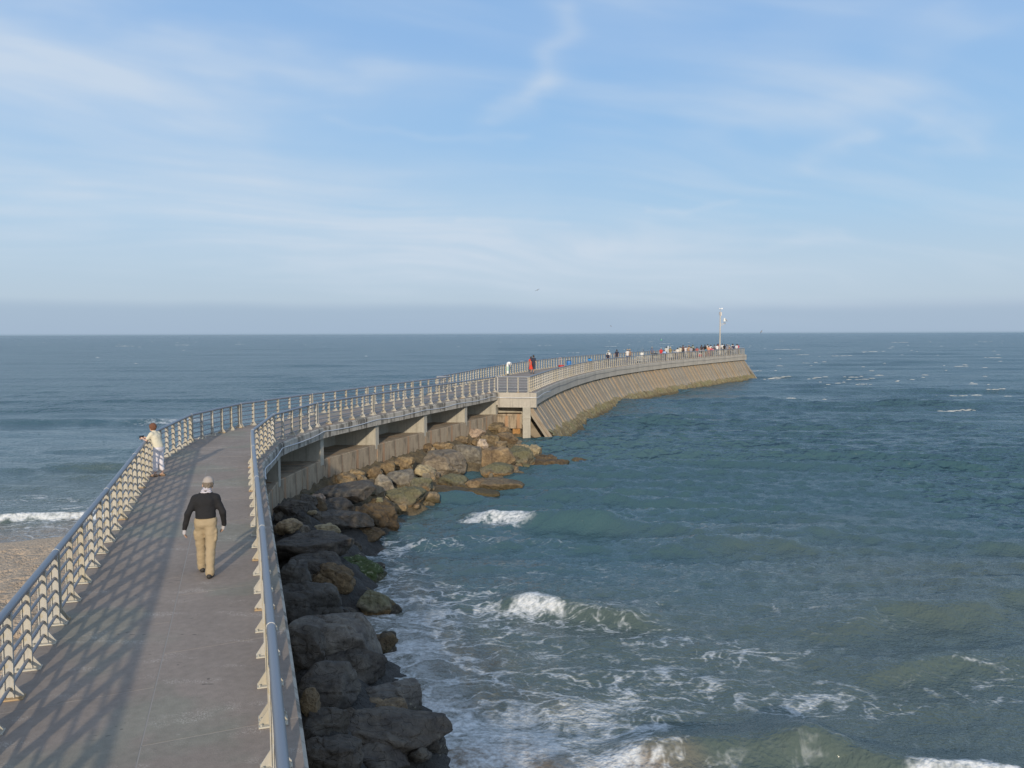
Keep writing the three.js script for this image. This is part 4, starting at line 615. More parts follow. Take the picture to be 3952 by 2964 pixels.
const cloth = (() => { const t = tex(128, 128, (u, v, i, j) => .5 + .3 * fbm(u * 12, v * 12, 3, 12, 12) + .2 * (speck(i, j) - .5), false); return rep(t, .3, .3); })();
const matOf = new Map();
function fabric(rgb, rough = .9) { const k = rgb.join() + rough; if (!matOf.has(k)) matOf.set(k, std({ rgb, roughness: rough, bumpMap: cloth, bumpScale: .004 })); return matOf.get(k); }
const SKIN = { fair: [.55, .36, .27], tan: [.42, .26, .18], brown: [.25, .14, .09] };
// joints in metres, standing on y = 0 and facing -z, right hand at +x
function pose(o = {}) {
  const J = { pelvis: [0, .95, 0], chest: [0, 1.3, 0], neck: [0, 1.47, 0], head: [0, 1.62, -.015], shL: [-.175, 1.41, 0], shR: [.175, 1.41, 0], elL: [-.23, 1.13, .03], elR: [.23, 1.13, .03], wrL: [-.24, .89, -.05], wrR: [.24, .89, -.05], hiL: [-.085, .92, 0], hiR: [.085, .92, 0], knL: [-.1, .5, -.02], knR: [.1, .5, -.02], anL: [-.1, .085, .02], anR: [.1, .085, .02], ...o }; return J;
}
function hand(J, s, len = .17) {                  // palm and five bent fingers at the end of a forearm
  const w = new THREE.Vector3(...J['wr' + s]), e = new THREE.Vector3(...J['el' + s]), d = w.clone().sub(e).normalize(), side = new THREE.Vector3(...(J['palm' + s] || [s === 'L' ? 1 : -1, 0, 0])); side.addScaledVector(d, -side.dot(d)).normalize(); const fw = d.clone().cross(side).normalize(); if (fw.z > 0) fw.negate();      // fw: towards the thumb
  if (J['hd' + s]) d.set(...J['hd' + s]).normalize();
  const P = (a, b, c) => { const q = w.clone().addScaledVector(d, a).addScaledVector(fw, b).addScaledVector(side, c); return [q.x, q.y, q.z]; }, k = len / .17, L = [];
  L.push([P(0, 0, 0), P(.08 * k, .0, .004), .026, .03, 1, 1], [P(.03 * k, .018, 0), P(.085 * k, .026, .004), .016, .014], [P(.03 * k, -.018, 0), P(.085 * k, -.026, .004), .016, .013]);
  [[.03, .072, .0088], [.01, .082, .0092], [-.011, .076, .0088], [-.031, .058, .0078]].forEach(([b, l, r]) => { const a0 = P(.085 * k, b, .002), a1 = P((.085 + l * .45) * k, b * 1.1, .012), a2 = P((.085 + l * .78) * k, b * 1.1, .032), a3 = P((.085 + l * .92) * k, b * 1.1, .05); L.push([a0, a1, r * 1.1, r], [a1, a2, r, r * .92], [a2, a3, r * .92, r * .8]); });
  L.push([P(.02 * k, .025, .004), P(.055 * k, .05, .016), .013, .011], [P(.055 * k, .05, .016), P(.085 * k, .056, .028), .011, .009]); return L;
}
function person(label, group, X, Z, turn, o) {
  const J = pose(o.pose), h = (o.h || 1.72) / 1.74, near = !!o.near, cell = near ? .0125 : .024, w = o.build || 1;
  const t = thing('person', label, 'person', [X, deckY(Z) + (o.lift || 0), -Z], turn, group);
  const scaleIn = (g) => { g.scale(h * (w > 1 ? 1 + (w - 1) * .5 : 1), h, h * (w > 1 ? 1 + (w - 1) * .5 : 1)); return boxUV(g); };
  const add = (n, g, m, p = t) => mesh(n, scaleIn(g), m, p);
  const skin = fabric(SKIN[o.skin || 'fair'], .6);
  const arm = (s, g) => [[J['sh' + s], J['el' + s], .048 + g, .039 + g], [J['el' + s], J['wr' + s], .038 + g, .026 + g]];
  const leg = (s, g) => [[J['hi' + s], J['kn' + s], .078 + g, .054 + g], [J['kn' + s], J['an' + s], .053 + g, .037 + g]];
  const torso = (g) => [[lp(J.pelvis, J.chest, .0), lp(J.pelvis, J.chest, .55), .112 + g, .105 + g, 1.28 * w, .92 * w], [lp(J.pelvis, J.chest, .5), J.chest, .105 + g, .118 + g, 1.28 * w, .9 * w], [lp(J.chest, J.neck, .45), J.neck, .075 + g, .05 + g * .4], [[J.shL[0] * .45, J.chest[1] + .0, J.chest[2]], [J.shL[0] * .88 + J.neck[0] * .1, J.shL[1] - .035, J.shL[2]], .085 + g, .052 + g], [[J.shR[0] * .45, J.chest[1] + .0, J.chest[2]], [J.shR[0] * .88 + J.neck[0] * .1, J.shR[1] - .035, J.shR[2]], .085 + g, .052 + g], [lp(J.neck, J.chest, .12), lp(J.shL, J.neck, .12), .05 + g * .5, .042 + g], [lp(J.neck, J.chest, .12), lp(J.shR, J.neck, .12), .05 + g * .5, .042 + g]];
  // body: one skin under the clothes
  const H = J.head, tilt = o.tilt || [0, 0], hp = (x, y, z) => { const a = tilt[0], b = tilt[1]; let Y = y * Math.cos(a) - z * Math.sin(a), Zz = y * Math.sin(a) + z * Math.cos(a); const Xx = x * Math.cos(b) + Y * Math.sin(b); Y = -x * Math.sin(b) + Y * Math.cos(b); return [H[0] + Xx, H[1] + Y, H[2] + Zz]; };
  const hy = o.look || 0, hq = (x, y, z) => hp(x * Math.cos(hy) + z * Math.sin(hy), y, -x * Math.sin(hy) + z * Math.cos(hy));
  const head = [[hq(0, .03, .012), hq(0, .02, -.012), .088, .086, .92, 1.05], [hq(0, -.02, -.03), hq(0, -.075, -.052), .062, .04, .95, 1], [hq(0, .005, -.098), hq(0, -.03, -.112), .012, .016], [hq(-.082, .0, .01), hq(-.084, -.035, .005), .012, .01], [hq(.082, 0, .01), hq(.084, -.035, .005), .012, .01], [J.neck, hq(0, -.06, .01), .05, .052], [hq(-.03, -.062, -.082), hq(.03, -.062, -.082), .012, .012]];
  const eyes = [hq(-.033, .012, -.086), hq(.033, .012, -.086)];
  const parts = [netOf([...torso(-.03), ...arm('L', -.004), ...arm('R', -.004), ...leg('L', -.006), ...leg('R', -.006), [J.anL, [J.anL[0], J.anL[1] - .04, J.anL[2] - .12], .034, .026], [J.anR, [J.anR[0], J.anR[1] - .04, J.anR[2] - .12], .034, .026], [J.chest, J.neck, .05, .048]], .03, cell)];
  parts.push(netOf(head, .02, near ? .006 : .016, near ? (x, y, z) => { let d = 0; for (const e of eyes) d += .006 * Math.exp(-((x - e[0]) ** 2 + (y - e[1]) ** 2 + (z - e[2]) ** 2) / .0003); return d; } : null));
  for (const s of 'LR') parts.push(near ? netOf(hand(J, s), .008, .004) : netOf([[J['wr' + s], lp(J['el' + s], J['wr' + s], 1.35), .028, .03, 1, .7]], .02, .02));
  add('body', merge(parts.map((g) => g.toNonIndexed())), skin);
  // shirt
  const sl = o.sleeve ?? 1, sleeve = (s) => sl >= 1 ? arm(s, .017) : [[J['sh' + s], lp(J['sh' + s], J['el' + s], sl), .062, .058]];
  const fold = near ? (x, y, z) => .006 * n3(x * 9, y * 14, z * 9) + .003 * n3(x * 26, y * 30, z * 26) : null;
  const hem = o.hem ?? .93;
  if (o.dress) add('dress', netOf([...torso(.012), [J.pelvis, [J.pelvis[0], o.dress, J.pelvis[2]], .135, .2, 1.25, 1.05], ...sleeve('L'), ...sleeve('R')], .05, cell, fold, (x, y, z) => o.dress - y), fabric(o.shirt));
  else { const bodyL = [...torso(.014), [lp(J.pelvis, J.chest, .2), J.pelvis, .12, .132, 1.26 * w, .95 * w]], armL = [...sleeve('L'), ...sleeve('R')], fb = limbs(bodyL, .055, fold), fa = limbs(armL, .02, fold); let lo = [9, 9, 9], hi = [-9, -9, -9]; for (const [a, b, ra, rb, fx = 1, fz = 1] of [...bodyL, ...armL]) for (const [p, q] of [[a, ra], [b, rb]]) [0, 1, 2].forEach((i) => { const k = q * (i === 0 ? fx : i === 2 ? fz : 1); lo[i] = Math.min(lo[i], p[i] - k - .03); hi[i] = Math.max(hi[i], p[i] + k + .03); });
    add('shirt', surfaceNet((x, y, z) => smin(Math.max(fb(x, y, z), hem - y), fa(x, y, z), y > hem + .12 ? .05 : .004), lo, hi, cell), fabric(o.shirt)); }
  // trousers
  if (!o.dress) { const pl = o.leg ?? 1, g = o.loose || .016, tl = (s) => { const e = pl >= 1 ? lp(J['kn' + s], J['an' + s], .98) : pl > .5 ? lp(J['kn' + s], J['an' + s], (pl - .5) * 2) : lp(J['hi' + s], J['kn' + s], pl * 2); return pl > .5 ? [[J['hi' + s], J['kn' + s], .082 + g, .058 + g * 1.15], [J['kn' + s], e, .058 + g * 1.15, .046 + g * 1.3]] : [[J['hi' + s], e, .082 + g, .075 + g]]; };
    const fl = near ? (x, y, z) => .008 * n3(x * 7, y * 10 + 3, z * 7) + .005 * n3(x * 16, y * 24, z * 16) : null, low = (s) => J['an' + s][1] + (J['kn' + s][1] - J['an' + s][1]) * Math.max(0, (1 - pl) * 2) - .05;
    add('trousers', netOf([[J.pelvis, [J.pelvis[0], J.pelvis[1] - .06, J.pelvis[2]], .118, .12, 1.27 * w, .98 * w], ...tl('L'), ...tl('R'), ...(o.pockets ? [[lp(J.hiL, J.knL, .45), lp(J.hiL, J.knL, .72), .03, .03], [lp(J.hiR, J.knR, .45), lp(J.hiR, J.knR, .72), .03, .03]].map(([a, b, c, d], i) => [[a[0] + (i ? .095 : -.095), a[1], a[2] + .01], [b[0] + (i ? .088 : -.088), b[1], b[2] + .01], c, d, .7, 1.7]) : [])], .04, cell, fl), fabric(o.trousers)); }
  for (const s of 'LR') { const a = J['an' + s], yaw = (s === 'L' ? 1 : -1) * (o.toe ?? .12), d = [-Math.sin(yaw), 0, -Math.cos(yaw)]; const f = (q, y) => [a[0] + d[0] * q, y, a[2] + d[2] * q]; const by = a[1] - .085; add('shoe', netOf([[f(-.06, by + .045), f(.12, by + .034), .042, .036, 1, 1], [f(.0, by + .07), f(.02, by + .04), .042, .042], [f(.08, by + .03), f(.165, by + .028), .042, .026]], .02, near ? .008 : .022, null, (x, y, z) => by + .002 - y), fabric(o.shoes || [.05, .045, .04], .7)); }
  // hair and hat
  const hairC = fabric(o.hair || [.04, .03, .025], .8), hl = o.hairLow ?? -.03;
  const hw = near ? (x, y, z) => .008 * n3(x * 45, y * 45, z * 45) + .006 * n3(x * 22, y * 22, z * 22) : null;
  add('hair', netOf([[hq(0, .04, .02), hq(0, .035, .0), .098 + (o.fluff || 0), .094 + (o.fluff || 0), .95, 1.02], ...(hl < -.05 ? [[hq(0, -.02, .05), hq(0, hl, .07), .075, .05, 1.2, .8]] : [[hq(0, -.02, .035), hq(0, hl, .045), .07, .055, 1.15, .9]])], .03, near ? .0075 : .018, hw, (x, y, z) => { const q = [x - H[0], y - H[1], z - H[2]]; const c = Math.cos(hy), s = Math.sin(hy), zz = q[2] * c + q[0] * s; return Math.max(Math.min(-(zz + .035), -(q[1] - .055)), o.hat ? q[1] - (o.hatLow ?? .036) - .03 : -1); }), hairC);
  if (o.hat) { const hm = fabric(o.hat, .85); const L = [[hq(0, .065, .01), hq(0, .04, .006), .098, .105, .95, 1.04]]; const cut = (x, y, z) => { const d = Math.sin(tilt[0]) * (z - H[2]); return H[1] + (o.hatLow ?? .036) + d * .6 - y; }; if (o.brim) L.push([hq(0, .045, 0), hq(0, .04, 0), .105, .105, 1.62, 1.62]); add('hat', netOf(o.brim ? L : [...L, [hq(-.035, .05, -.1), hq(-.03, .04, -.165), .016, .012], [hq(.035, .05, -.1), hq(.03, .04, -.165), .016, .012]], .03, near ? .007 : .016, null, o.brim ? (x, y, z) => Math.max(H[1] + .03 - y, (Math.hypot(x - H[0], z - H[2]) > .12 ? y - H[1] - .05 : -1)) : cut), hm); }
  return { t, J, add, hq };
}
// ---- the two people on the walkway
const MAN = (() => { const d = 14.72; const p = onLine(15.45, -.6); return p; })();
{
  const m = person('man in a black long-sleeved shirt and khaki cargo trousers walking away along the walkway', 'people on the jetty', MAN[0], MAN[1], THREE.MathUtils.degToRad(17), {
    near: true, h: 1.76, skin: 'tan', shirt: [.012, .012, .014], trousers: [.36, .285, .18], loose: .023, pockets: true, hair: [.16, .13, .1], hat: [.36, .315, .28], shoes: [.03, .028, .027], tilt: [-.5, .16], hem: 1.03, toe: .22, hairLow: -.035, hatLow: .032, build: .96,
    pose: { pelvis: [0, 1.01, .02], chest: [.0, 1.31, -.02], neck: [.015, 1.46, -.055], head: [.04, 1.575, -.125], shL: [-.17, 1.36, -.035], shR: [.177, 1.36, -.035], elL: [-.29, 1.105, .05], elR: [.285, 1.11, .02], wrL: [-.35, .855, .0], wrR: [.30, .87, -.09], hdL: [-.1, -1, -.1], hdR: [-.15, -.9, -.35], hiL: [-.09, .97, 0], hiR: [.085, .97, .02], knL: [-.1, .54, -.14], knR: [.075, .54, .03], anL: [-.1, .09, -.24], anR: [.06, .085, .2] },
  });
  const J = m.J, glove = fabric([.46, .44, .45], .9);
  m.add('neck_gaiter', netOf([[lp(J.neck, J.head, .1), lp(J.neck, J.head, .5), .078, .066, 1.08, 1.05], [[J.neck[0] - .05, J.neck[1] - .01, J.neck[2] + .03], [J.neck[0] + .05, J.neck[1] - .015, J.neck[2] + .03], .045, .045]], .03, .008, (x, y, z) => .006 * Math.sin(y * 170 + 3 * n3(x * 20, y * 20, z * 20)) + .004 * n3(x * 30, y * 30, z * 30)), fabric([.5, .47, .5], .9));
  for (const s of 'LR') { const hd = hand(J, s); m.add('glove', netOf([[lp(J['el' + s], J['wr' + s], .95), J['wr' + s], .031, .031], ...hd.map(([a, b, ra, rb, x, z], i) => i < 3 ? [a, b, ra + .005, rb + .005, x, z] : [a, lp(a, b, .75), ra + .003, rb + .003]).slice(0, 4)], .01, .005), glove); }
  m.add('belt', netOf([[[0, 1.035, .02], [0, 1.045, .02], .124, .124, 1.27, .98]], .02, .01, null, (x, y, z) => Math.abs(y - 1.03) - .014), fabric([.3, .23, .14], .8));
}
{
  const q = onLine(26.5, -2.37);
  const m = person('woman in a cream top and white cropped trousers leaning on the beach-side railing', 'people on the jetty', q[0], q[1], THREE.MathUtils.degToRad(74), {
    near: true, h: 1.58, skin: 'fair', shirt: [.62, .58, .45], trousers: [.70, .67, .70], leg: .82, sleeve: .62, hair: [.15, .065, .035], fluff: .018, hairLow: -.045, shoes: [.3, .2, .13], tilt: [-.12, 0], look: -.1, build: 1.06, loose: .024, hem: .98, toe: .2,
    pose: { pelvis: [0, .96, .1], chest: [0, 1.3, .0], neck: [0, 1.46, -.06], head: [0, 1.6, -.1], shL: [-.165, 1.4, -.03], shR: [.165, 1.4, -.03], elL: [-.23, 1.19, -.18], elR: [.22, 1.19, -.18], wrL: [-.1, 1.25, -.4], wrR: [.08, 1.25, -.42], palmL: [.6, -.6, -.4], palmR: [-.6, -.6, -.4], hdL: [.35, .15, -1], hdR: [-.25, .15, -1], hiL: [-.085, .92, .1], hiR: [.085, .92, .1], knL: [-.095, .5, .05], knR: [.095, .5, .1], anL: [-.1, .085, .03], anR: [.1, .085, .16] },
  });
  const cam = thing('camera', 'small black camera held over the railing by the woman', 'camera', [0, 0, 0]); const P = m.t.localToWorld; m.t.updateMatrixWorld(); const c = m.t.localToWorld(new THREE.Vector3(-.01, 1.165, -.47)); cam.position.copy(c); cam.rotation.y = m.t.rotation.y; const bk = fabric([.015, .015, .017], .4);
  mesh('camera_body', new RoundedBoxGeometry(.125, .08, .05, 2, .01), bk, cam); mesh('lens', new THREE.CylinderGeometry(.031, .034, .06, 18).rotateX(Math.PI / 2).translate(.005, -.003, -.05), bk, cam); mesh('strap', new THREE.TubeGeometry(new THREE.CatmullRomCurve3([new THREE.Vector3(-.06, .03, 0), new THREE.Vector3(-.1, -.06, .03), new THREE.Vector3(-.02, -.13, .06), new THREE.Vector3(.06, .02, .0)]), 24, .006, 6), bk, cam);
}
// ---------------------------------------------------------------- people and gear on the outer jetty
// a place on the outer deck: metres in from the railing above the piles, then the bearing (sideways over outward)
function onHead(o, ratio) { const pts = offset(headR, -o); for (let i = 1; i < pts.length; i++) { const [x0, z0] = pts[i - 1], [x1, z1] = pts[i], f0 = x0 - ratio * z0, f1 = x1 - ratio * z1; if (f0 <= 0 && f1 >= 0) { const t = -f0 / (f1 - f0); return [mix(x0, x1, t), mix(z0, z1, t)]; } } return pts[pts.length - 1]; }
const ST = {
  stand: {}, lean: { chest: [0, 1.27, -.14], neck: [0, 1.42, -.24], head: [0, 1.55, -.3], shL: [-.175, 1.36, -.2], shR: [.175, 1.36, -.2], elL: [-.26, 1.12, -.26], elR: [.26, 1.12, -.26], wrL: [-.18, 1.08, -.48], wrR: [.18, 1.08, -.48] },
  bend: { pelvis: [0, .9, .14], chest: [0, 1.12, -.16], neck: [0, 1.2, -.32], head: [0, 1.25, -.44], shL: [-.175, 1.18, -.28], shR: [.175, 1.18, -.28], elL: [-.24, .98, -.34], elR: [.24, .98, -.34], wrL: [-.2, .8, -.46], wrR: [.2, .8, -.46] },
  cast: { elL: [-.26, 1.2, -.16], elR: [.26, 1.2, -.16], wrL: [-.1, 1.15, -.4], wrR: [.08, 1.22, -.4] },
  stride: { knL: [-.1, .52, -.16], anL: [-.1, .1, -.22], knR: [.1, .5, .08], anR: [.1, .11, .26], elL: [-.25, 1.13, .1], wrL: [-.25, .9, .08] },
};
const crowd = 'people on the outer jetty';
// in from rail, bearing, turn, height, pose, skin, shirt, trousers, extras, label
const folk = [
  [4.9, .0232, -10, 1.66, 'stride', 'tan', [.62, .06, .035], [.5, .05, .03], { dress: .42, hair: [.06, .03, .02], hairLow: -.16, sleeve: .3 }, 'woman in a long red dress walking beside a man in navy'],
  [4.6, .0262, -14, 1.80, 'stride', 'tan', [.03, .035, .06], [.035, .037, .055], { sleeve: .6, leg: .6 }, 'dark-haired man in navy walking beside the woman in red'],
  [1.0, .0957, 60, 1.60, 'bend', 'fair', [.03, .24, .55], [.1, .1, .12], {}, 'person in a bright blue top bending behind the blue barrel'],
  [3.6, .1174, 25, 1.72, 'lean', 'fair', [.62, .60, .56], [.2, .19, .2], { hat: [.5, .45, .36], brim: true }, 'person in a white shirt and sun hat at the far railing'],
  [2.2, .1164, 15, 1.50, 'stand', 'tan', [.02, .025, .05], [.05, .05, .06], {}, 'shorter person in navy in front of the one in white shirt and sun hat'],
  [3.0, .1273, 10, 1.76, 'stand', 'tan', [.025, .028, .05], [.08, .08, .09], { hat: [.03, .03, .04], sleeve: .4 }, 'man in a dark navy shirt and dark cap standing alone'],
  [2.6, .1402, 40, 1.74, 'cast', 'fair', [.6, .58, .56], [.05, .07, .15], { hat: [.35, .27, .2], brim: true }, 'angler in white sleeves and a brown sun hat'],
  [3.4, .1428, -20, 1.68, 'stand', 'tan', [.24, .16, .11], [.12, .1, .09], { hat: [.42, .33, .24], brim: true }, 'person in brown beside the angler in a brown sun hat'],
  [2.4, .1810, 35, 1.66, 'stand', 'fair', [.5, .04, .04], [.1, .1, .11], { hat: [.62, .6, .56] }, 'person in a red shirt and white cap'],
  [1.6, .1862, 70, 1.66, 'bend', 'fair', [.32, .46, .66], [.1, .1, .14], {}, 'person in a pale blue shirt bending down'],
  [2.8, .1920, 10, 1.70, 'cast', 'fair', [.24, .2, .1], [.3, .26, .2], { hat: [.55, .48, .36], brim: true }, 'person in an olive top and straw hat next to the white pole'],
  [1.5, .1990, 60, 1.66, 'bend', 'tan', [.36, .35, .36], [.13, .12, .12], {}, 'person in a grey hooded top stooping at the railing'],
  [2.6, .2043, 20, 1.78, 'lean', 'brown', [.52, .47, .36], [.2, .18, .16], {}, 'dark-haired man in a cream shirt leaning forward'],
  [3.4, .2112, 0, 1.68, 'stand', 'tan', [.64, .6, .58], [.5, .48, .46], { hair: [.13, .06, .03], hairLow: -.18 }, 'woman with long brown hair in a white top'],
  [2.7, .2148, -15, 1.80, 'stand', 'tan', [.38, .24, .14], [.3, .24, .17], { hat: [.36, .22, .13] }, 'broad person in tan beside the woman with long brown hair'],
  [1.6, .2208, 50, 1.66, 'lean', 'fair', [.03, .03, .034], [.32, .32, .33], { hat: [.62, .61, .6] }, 'person in black with a white cap stooping by the railing'],
  [4.4, .2300, 15, 1.70, 'stand', 'brown', [.06, .05, .055], [.07, .07, .08], {}, 'person in a charcoal top at the far side behind the red table'],
  [3.2, .2342, -5, 1.80, 'stand', 'brown', [.015, .015, .017], [.02, .02, .024], {}, 'tall person dressed all in black'],
  [1.9, .2358, 20, 1.30, 'stand', 'tan', [.12, .5, .55], [.45, .2, .12], {}, 'child in a turquoise top in front of the person in black'],
  [2.7, .2412, 0, 1.72, 'cast', 'tan', [.62, .58, .56], [.4, .1, .1], { hat: [.05, .05, .06] }, 'person in a white shirt holding a rod, next to the child'],
  [1.7, .2420, 10, 1.42, 'stand', 'fair', [.62, .06, .1], [.2, .2, .24], {}, 'child in a pinkish red top in front of the person with a rod'],
  [4.0, .2455, 25, 1.70, 'stand', 'brown', [.16, .17, .2], [.08, .08, .1], {}, 'person in slate grey left of the lamp pole'],
  [2.8, .2492, 30, 1.78, 'lean', 'tan', [.66, .65, .63], [.04, .045, .07], {}, 'man in a white shirt and navy trousers beside the lamp pole'],
  [3.6, .2552, -20, 1.80, 'stand', 'tan', [.64, .62, .59], [.35, .28, .2], {}, 'person in a white shirt right of the lamp pole'],
  [2.6, .2578, 20, 1.72, 'cast', 'brown', [.014, .014, .016], [.03, .03, .035], {}, 'person in a black shirt right of the lamp pole'],
  [3.0, .2676, -10, 1.74, 'stand', 'fair', [.05, .1, .26], [.1, .1, .12], {}, 'person in a blue top near the seaward tip'],
  [2.6, .2704, 15, 1.64, 'lean', 'fair', [.42, .34, .24], [.2, .18, .15], { hat: [.5, .42, .3], brim: true }, 'person in beige with a sun hat near the seaward tip'],
  [2.0, .2748, 0, 1.78, 'cast', 'tan', [.6, .58, .55], [.02, .02, .03], { hat: [.03, .03, .035] }, 'angler in white and black near the seaward tip'],
  [1.9, .2786, 30, 1.70, 'stand', 'tan', [.03, .04, .09], [.05, .05, .06], {}, 'person in a navy jacket second from the seaward tip'],
  [1.4, .2010, 30, 1.62, 'stand', 'fair', [.6, .56, .5], [.2, .2, .24], {}, 'person in an off-white top between the grey hooded and cream-shirted ones'],
  [1.2, .2172, 20, 1.7, 'stand', 'brown', [.3, .3, .34], [.1, .1, .12], { hat: [.1, .1, .12] }, 'person in light grey right of the one in tan'],
  [1.3, .2245, 10, 1.64, 'lean', 'tan', [.36, .1, .08], [.12, .12, .14], {}, 'person in dull red leaning at the bait table'],
  [1.2, .2385, 0, 1.66, 'stand', 'tan', [.55, .26, .16], [.3, .1, .1], {}, 'person in an orange top beside the turquoise child'],
  [1.1, .2440, 15, 1.6, 'bend', 'fair', [.5, .2, .24], [.2, .2, .22], {}, 'person in pink bending left of the lamp pole'],
  [1.2, .2610, -15, 1.7, 'stand', 'tan', [.2, .22, .26], [.08, .08, .09], { hat: [.5, .48, .44] }, 'person in grey with a pale cap a little right of the lamp pole'],
  [1.2, .2640, 20, 1.66, 'bend', 'brown', [.3, .16, .1], [.1, .09, .09], {}, 'person in rust brown stooping between the pole and the tip'],
  [1.1, .2725, 10, 1.72, 'stand', 'fair', [.5, .5, .52], [.12, .14, .22], {}, 'person in a pale grey shirt by the beige one near the tip'],
  [4.6, .1700, 10, 1.74, 'stand', 'tan', [.1, .13, .2], [.1, .1, .1], { hat: [.5, .46, .4] }, 'person in dull blue with a pale cap behind the grey folding chair'],
  [4.8, .1870, 0, 1.74, 'lean', 'brown', [.5, .48, .44], [.1, .1, .12], {}, 'person in pale grey at the far railing behind the stooping blue one'],
  [4.6, .2075, 10, 1.8, 'stand', 'tan', [.12, .07, .06], [.1, .1, .1], {}, 'person in dark brown at the far railing behind the cream shirt'],
  [4.8, .2195, 0, 1.78, 'stand', 'brown', [.16, .2, .14], [.1, .1, .1], { hat: [.2, .2, .16] }, 'person in dark green at the far railing left of the bait table'],
  [4.8, .2375, 10, 1.76, 'stand', 'tan', [.5, .45, .4], [.1, .1, .1], {}, 'person in oatmeal at the far railing behind the all-black figure'],
  [4.4, .2525, 0, 1.78, 'stand', 'fair', [.25, .05, .06], [.1, .1, .1], {}, 'person in maroon behind the lamp pole'],
  [4.6, .2640, 0, 1.8, 'stand', 'tan', [.58, .56, .54], [.1, .1, .1], { hat: [.1, .1, .3] }, 'person in white with a blue cap at the far railing right of the pole'],
  [1.1, .2812, -10, 1.74, 'stand', 'fair', [.42, .02, .05], [.06, .06, .08], {}, 'person in a crimson top closest to the seaward tip'],
];
for (const [o, q, turn, h, st, skin, shirt, trousers, ex, label] of folk) { const [X, Z] = onHead(o, q); person(label, crowd, X, Z, THREE.MathUtils.degToRad(-18 + turn * .6), { h, skin, shirt, trousers, pose: ST[st], hair: [.04, .028, .02], sleeve: .6, ...ex }); }
const paint = (r, g, b, rough = .5) => std({ rgb: [r, g, b], roughness: rough });
const place = (name, label, cat, o, q, turn = 0, group) => { const [X, Z] = onHead(o, q); return thing(name, label, cat, [X, deckY(Z), -Z], turn, group); };
{
  // the light pole at the tip
  const L = place('lamp_pole', 'tall pale pole carrying a beacon, sensor box and bracket at the jetty tip', 'pole', 3.1, .2522), pm = std({ map: rep(tex(64, 256, (u, v) => { const k = 1 + .3 * fbm(u * 4, v * 24, 3, 4, 24); return [.5 * k, .46 * k, .4 * k]; }), 1, 7), roughness: .6 });
  mesh('shaft', new THREE.CylinderGeometry(.085, .12, 7.0, 14).translate(0, 3.5, 0), pm, L); mesh('base_flange', new THREE.CylinderGeometry(.24, .24, .04, 14).translate(0, .02, 0), pm, L);
  mesh('junction_box', new RoundedBoxGeometry(.26, .52, .2, 2, .02).translate(-.06, 6.86, .05), paint(.32, .32, .34), L); mesh('side_box', new RoundedBoxGeometry(.16, .6, .12, 2, .02).translate(.15, 6.8, .05), paint(.6, .55, .48), L);
  mesh('bracket', merge([box(.95, .06, .06, .5, 5.15, 0), box(.05, .05, .3, .9, 5.17, 0), at(box(.6, .05, .05), .32, 4.95, 0, 0, 0, .5)]), pm, L);
  const bc = mesh('beacon', new THREE.CylinderGeometry(.17, .2, .46, 16).translate(.72, 5.78, 0), paint(.72, .72, .68, .4), L); mesh('beacon_legs', merge([box(.04, .42, .04, .6, 5.36, .08), box(.04, .42, .04, .84, 5.36, .08), box(.04, .42, .04, .72, 5.36, -.1)]), paint(.15, .15, .16), L); mesh('beacon_cap', new THREE.ConeGeometry(.19, .14, 16).translate(.72, 6.08, 0), paint(.72, .72, .68, .4), L);
  mesh('shade_plate', at(box(.5, .03, .3), 1.05, 5.75, 0, 0, 0, -1.0), paint(.5, .44, .38), L);
  mesh('mast', new THREE.CylinderGeometry(.025, .025, .6, 8).translate(.02, 7.3, 0), pm, L);
  mesh('anemometer', merge([new THREE.SphereGeometry(.12, 12, 8).translate(-.1, 7.66, 0), box(.5, .03, .03, .05, 7.66, 0), at(box(.22, .2, .02), .3, 7.68, 0)]), paint(.75, .75, .76, .4), L);
}
{
  const b = place('barrel', 'blue plastic barrel with a dark rim on the outer jetty', 'barrel', 3.9, .0693), pr = [[0, 0], [.26, 0], [.28, .03], [.285, .28], [.3, .3], [.285, .33], [.285, .58], [.3, .6], [.285, .63], [.28, .86], [.26, .88]].map(([x, y]) => new THREE.Vector2(x, y));
  mesh('drum', new THREE.LatheGeometry(pr, 28), paint(.03, .16, .42, .45), b); mesh('rim', new THREE.TorusGeometry(.27, .022, 8, 28).rotateX(Math.PI / 2).translate(0, .88, 0), paint(.04, .05, .07), b); mesh('liner', new THREE.CylinderGeometry(.25, .25, .02, 24).translate(0, .84, 0), paint(.02, .02, .025), b);
  const c = place('bait_cart', 'small red hand cart with an upright handle near the blue barrel', 'cart', 4.3, .0600), red = paint(.5, .05, .04); mesh('tub', new THREE.CylinderGeometry(.34, .28, .26, 20).translate(0, .32, 0), red, c); mesh('handle', merge([box(.03, 1.0, .03, -.24, .75, -.2), box(.03, 1.0, .03, -.02, .75, -.2), box(.25, .03, .03, -.13, 1.24, -.2)]), paint(.45, .3, .28), c); for (const s of [-1, 1]) mesh('wheel', new THREE.CylinderGeometry(.13, .13, .05, 16).rotateZ(Math.PI / 2).translate(s * .33, .13, 0), paint(.03, .03, .03), c);
}
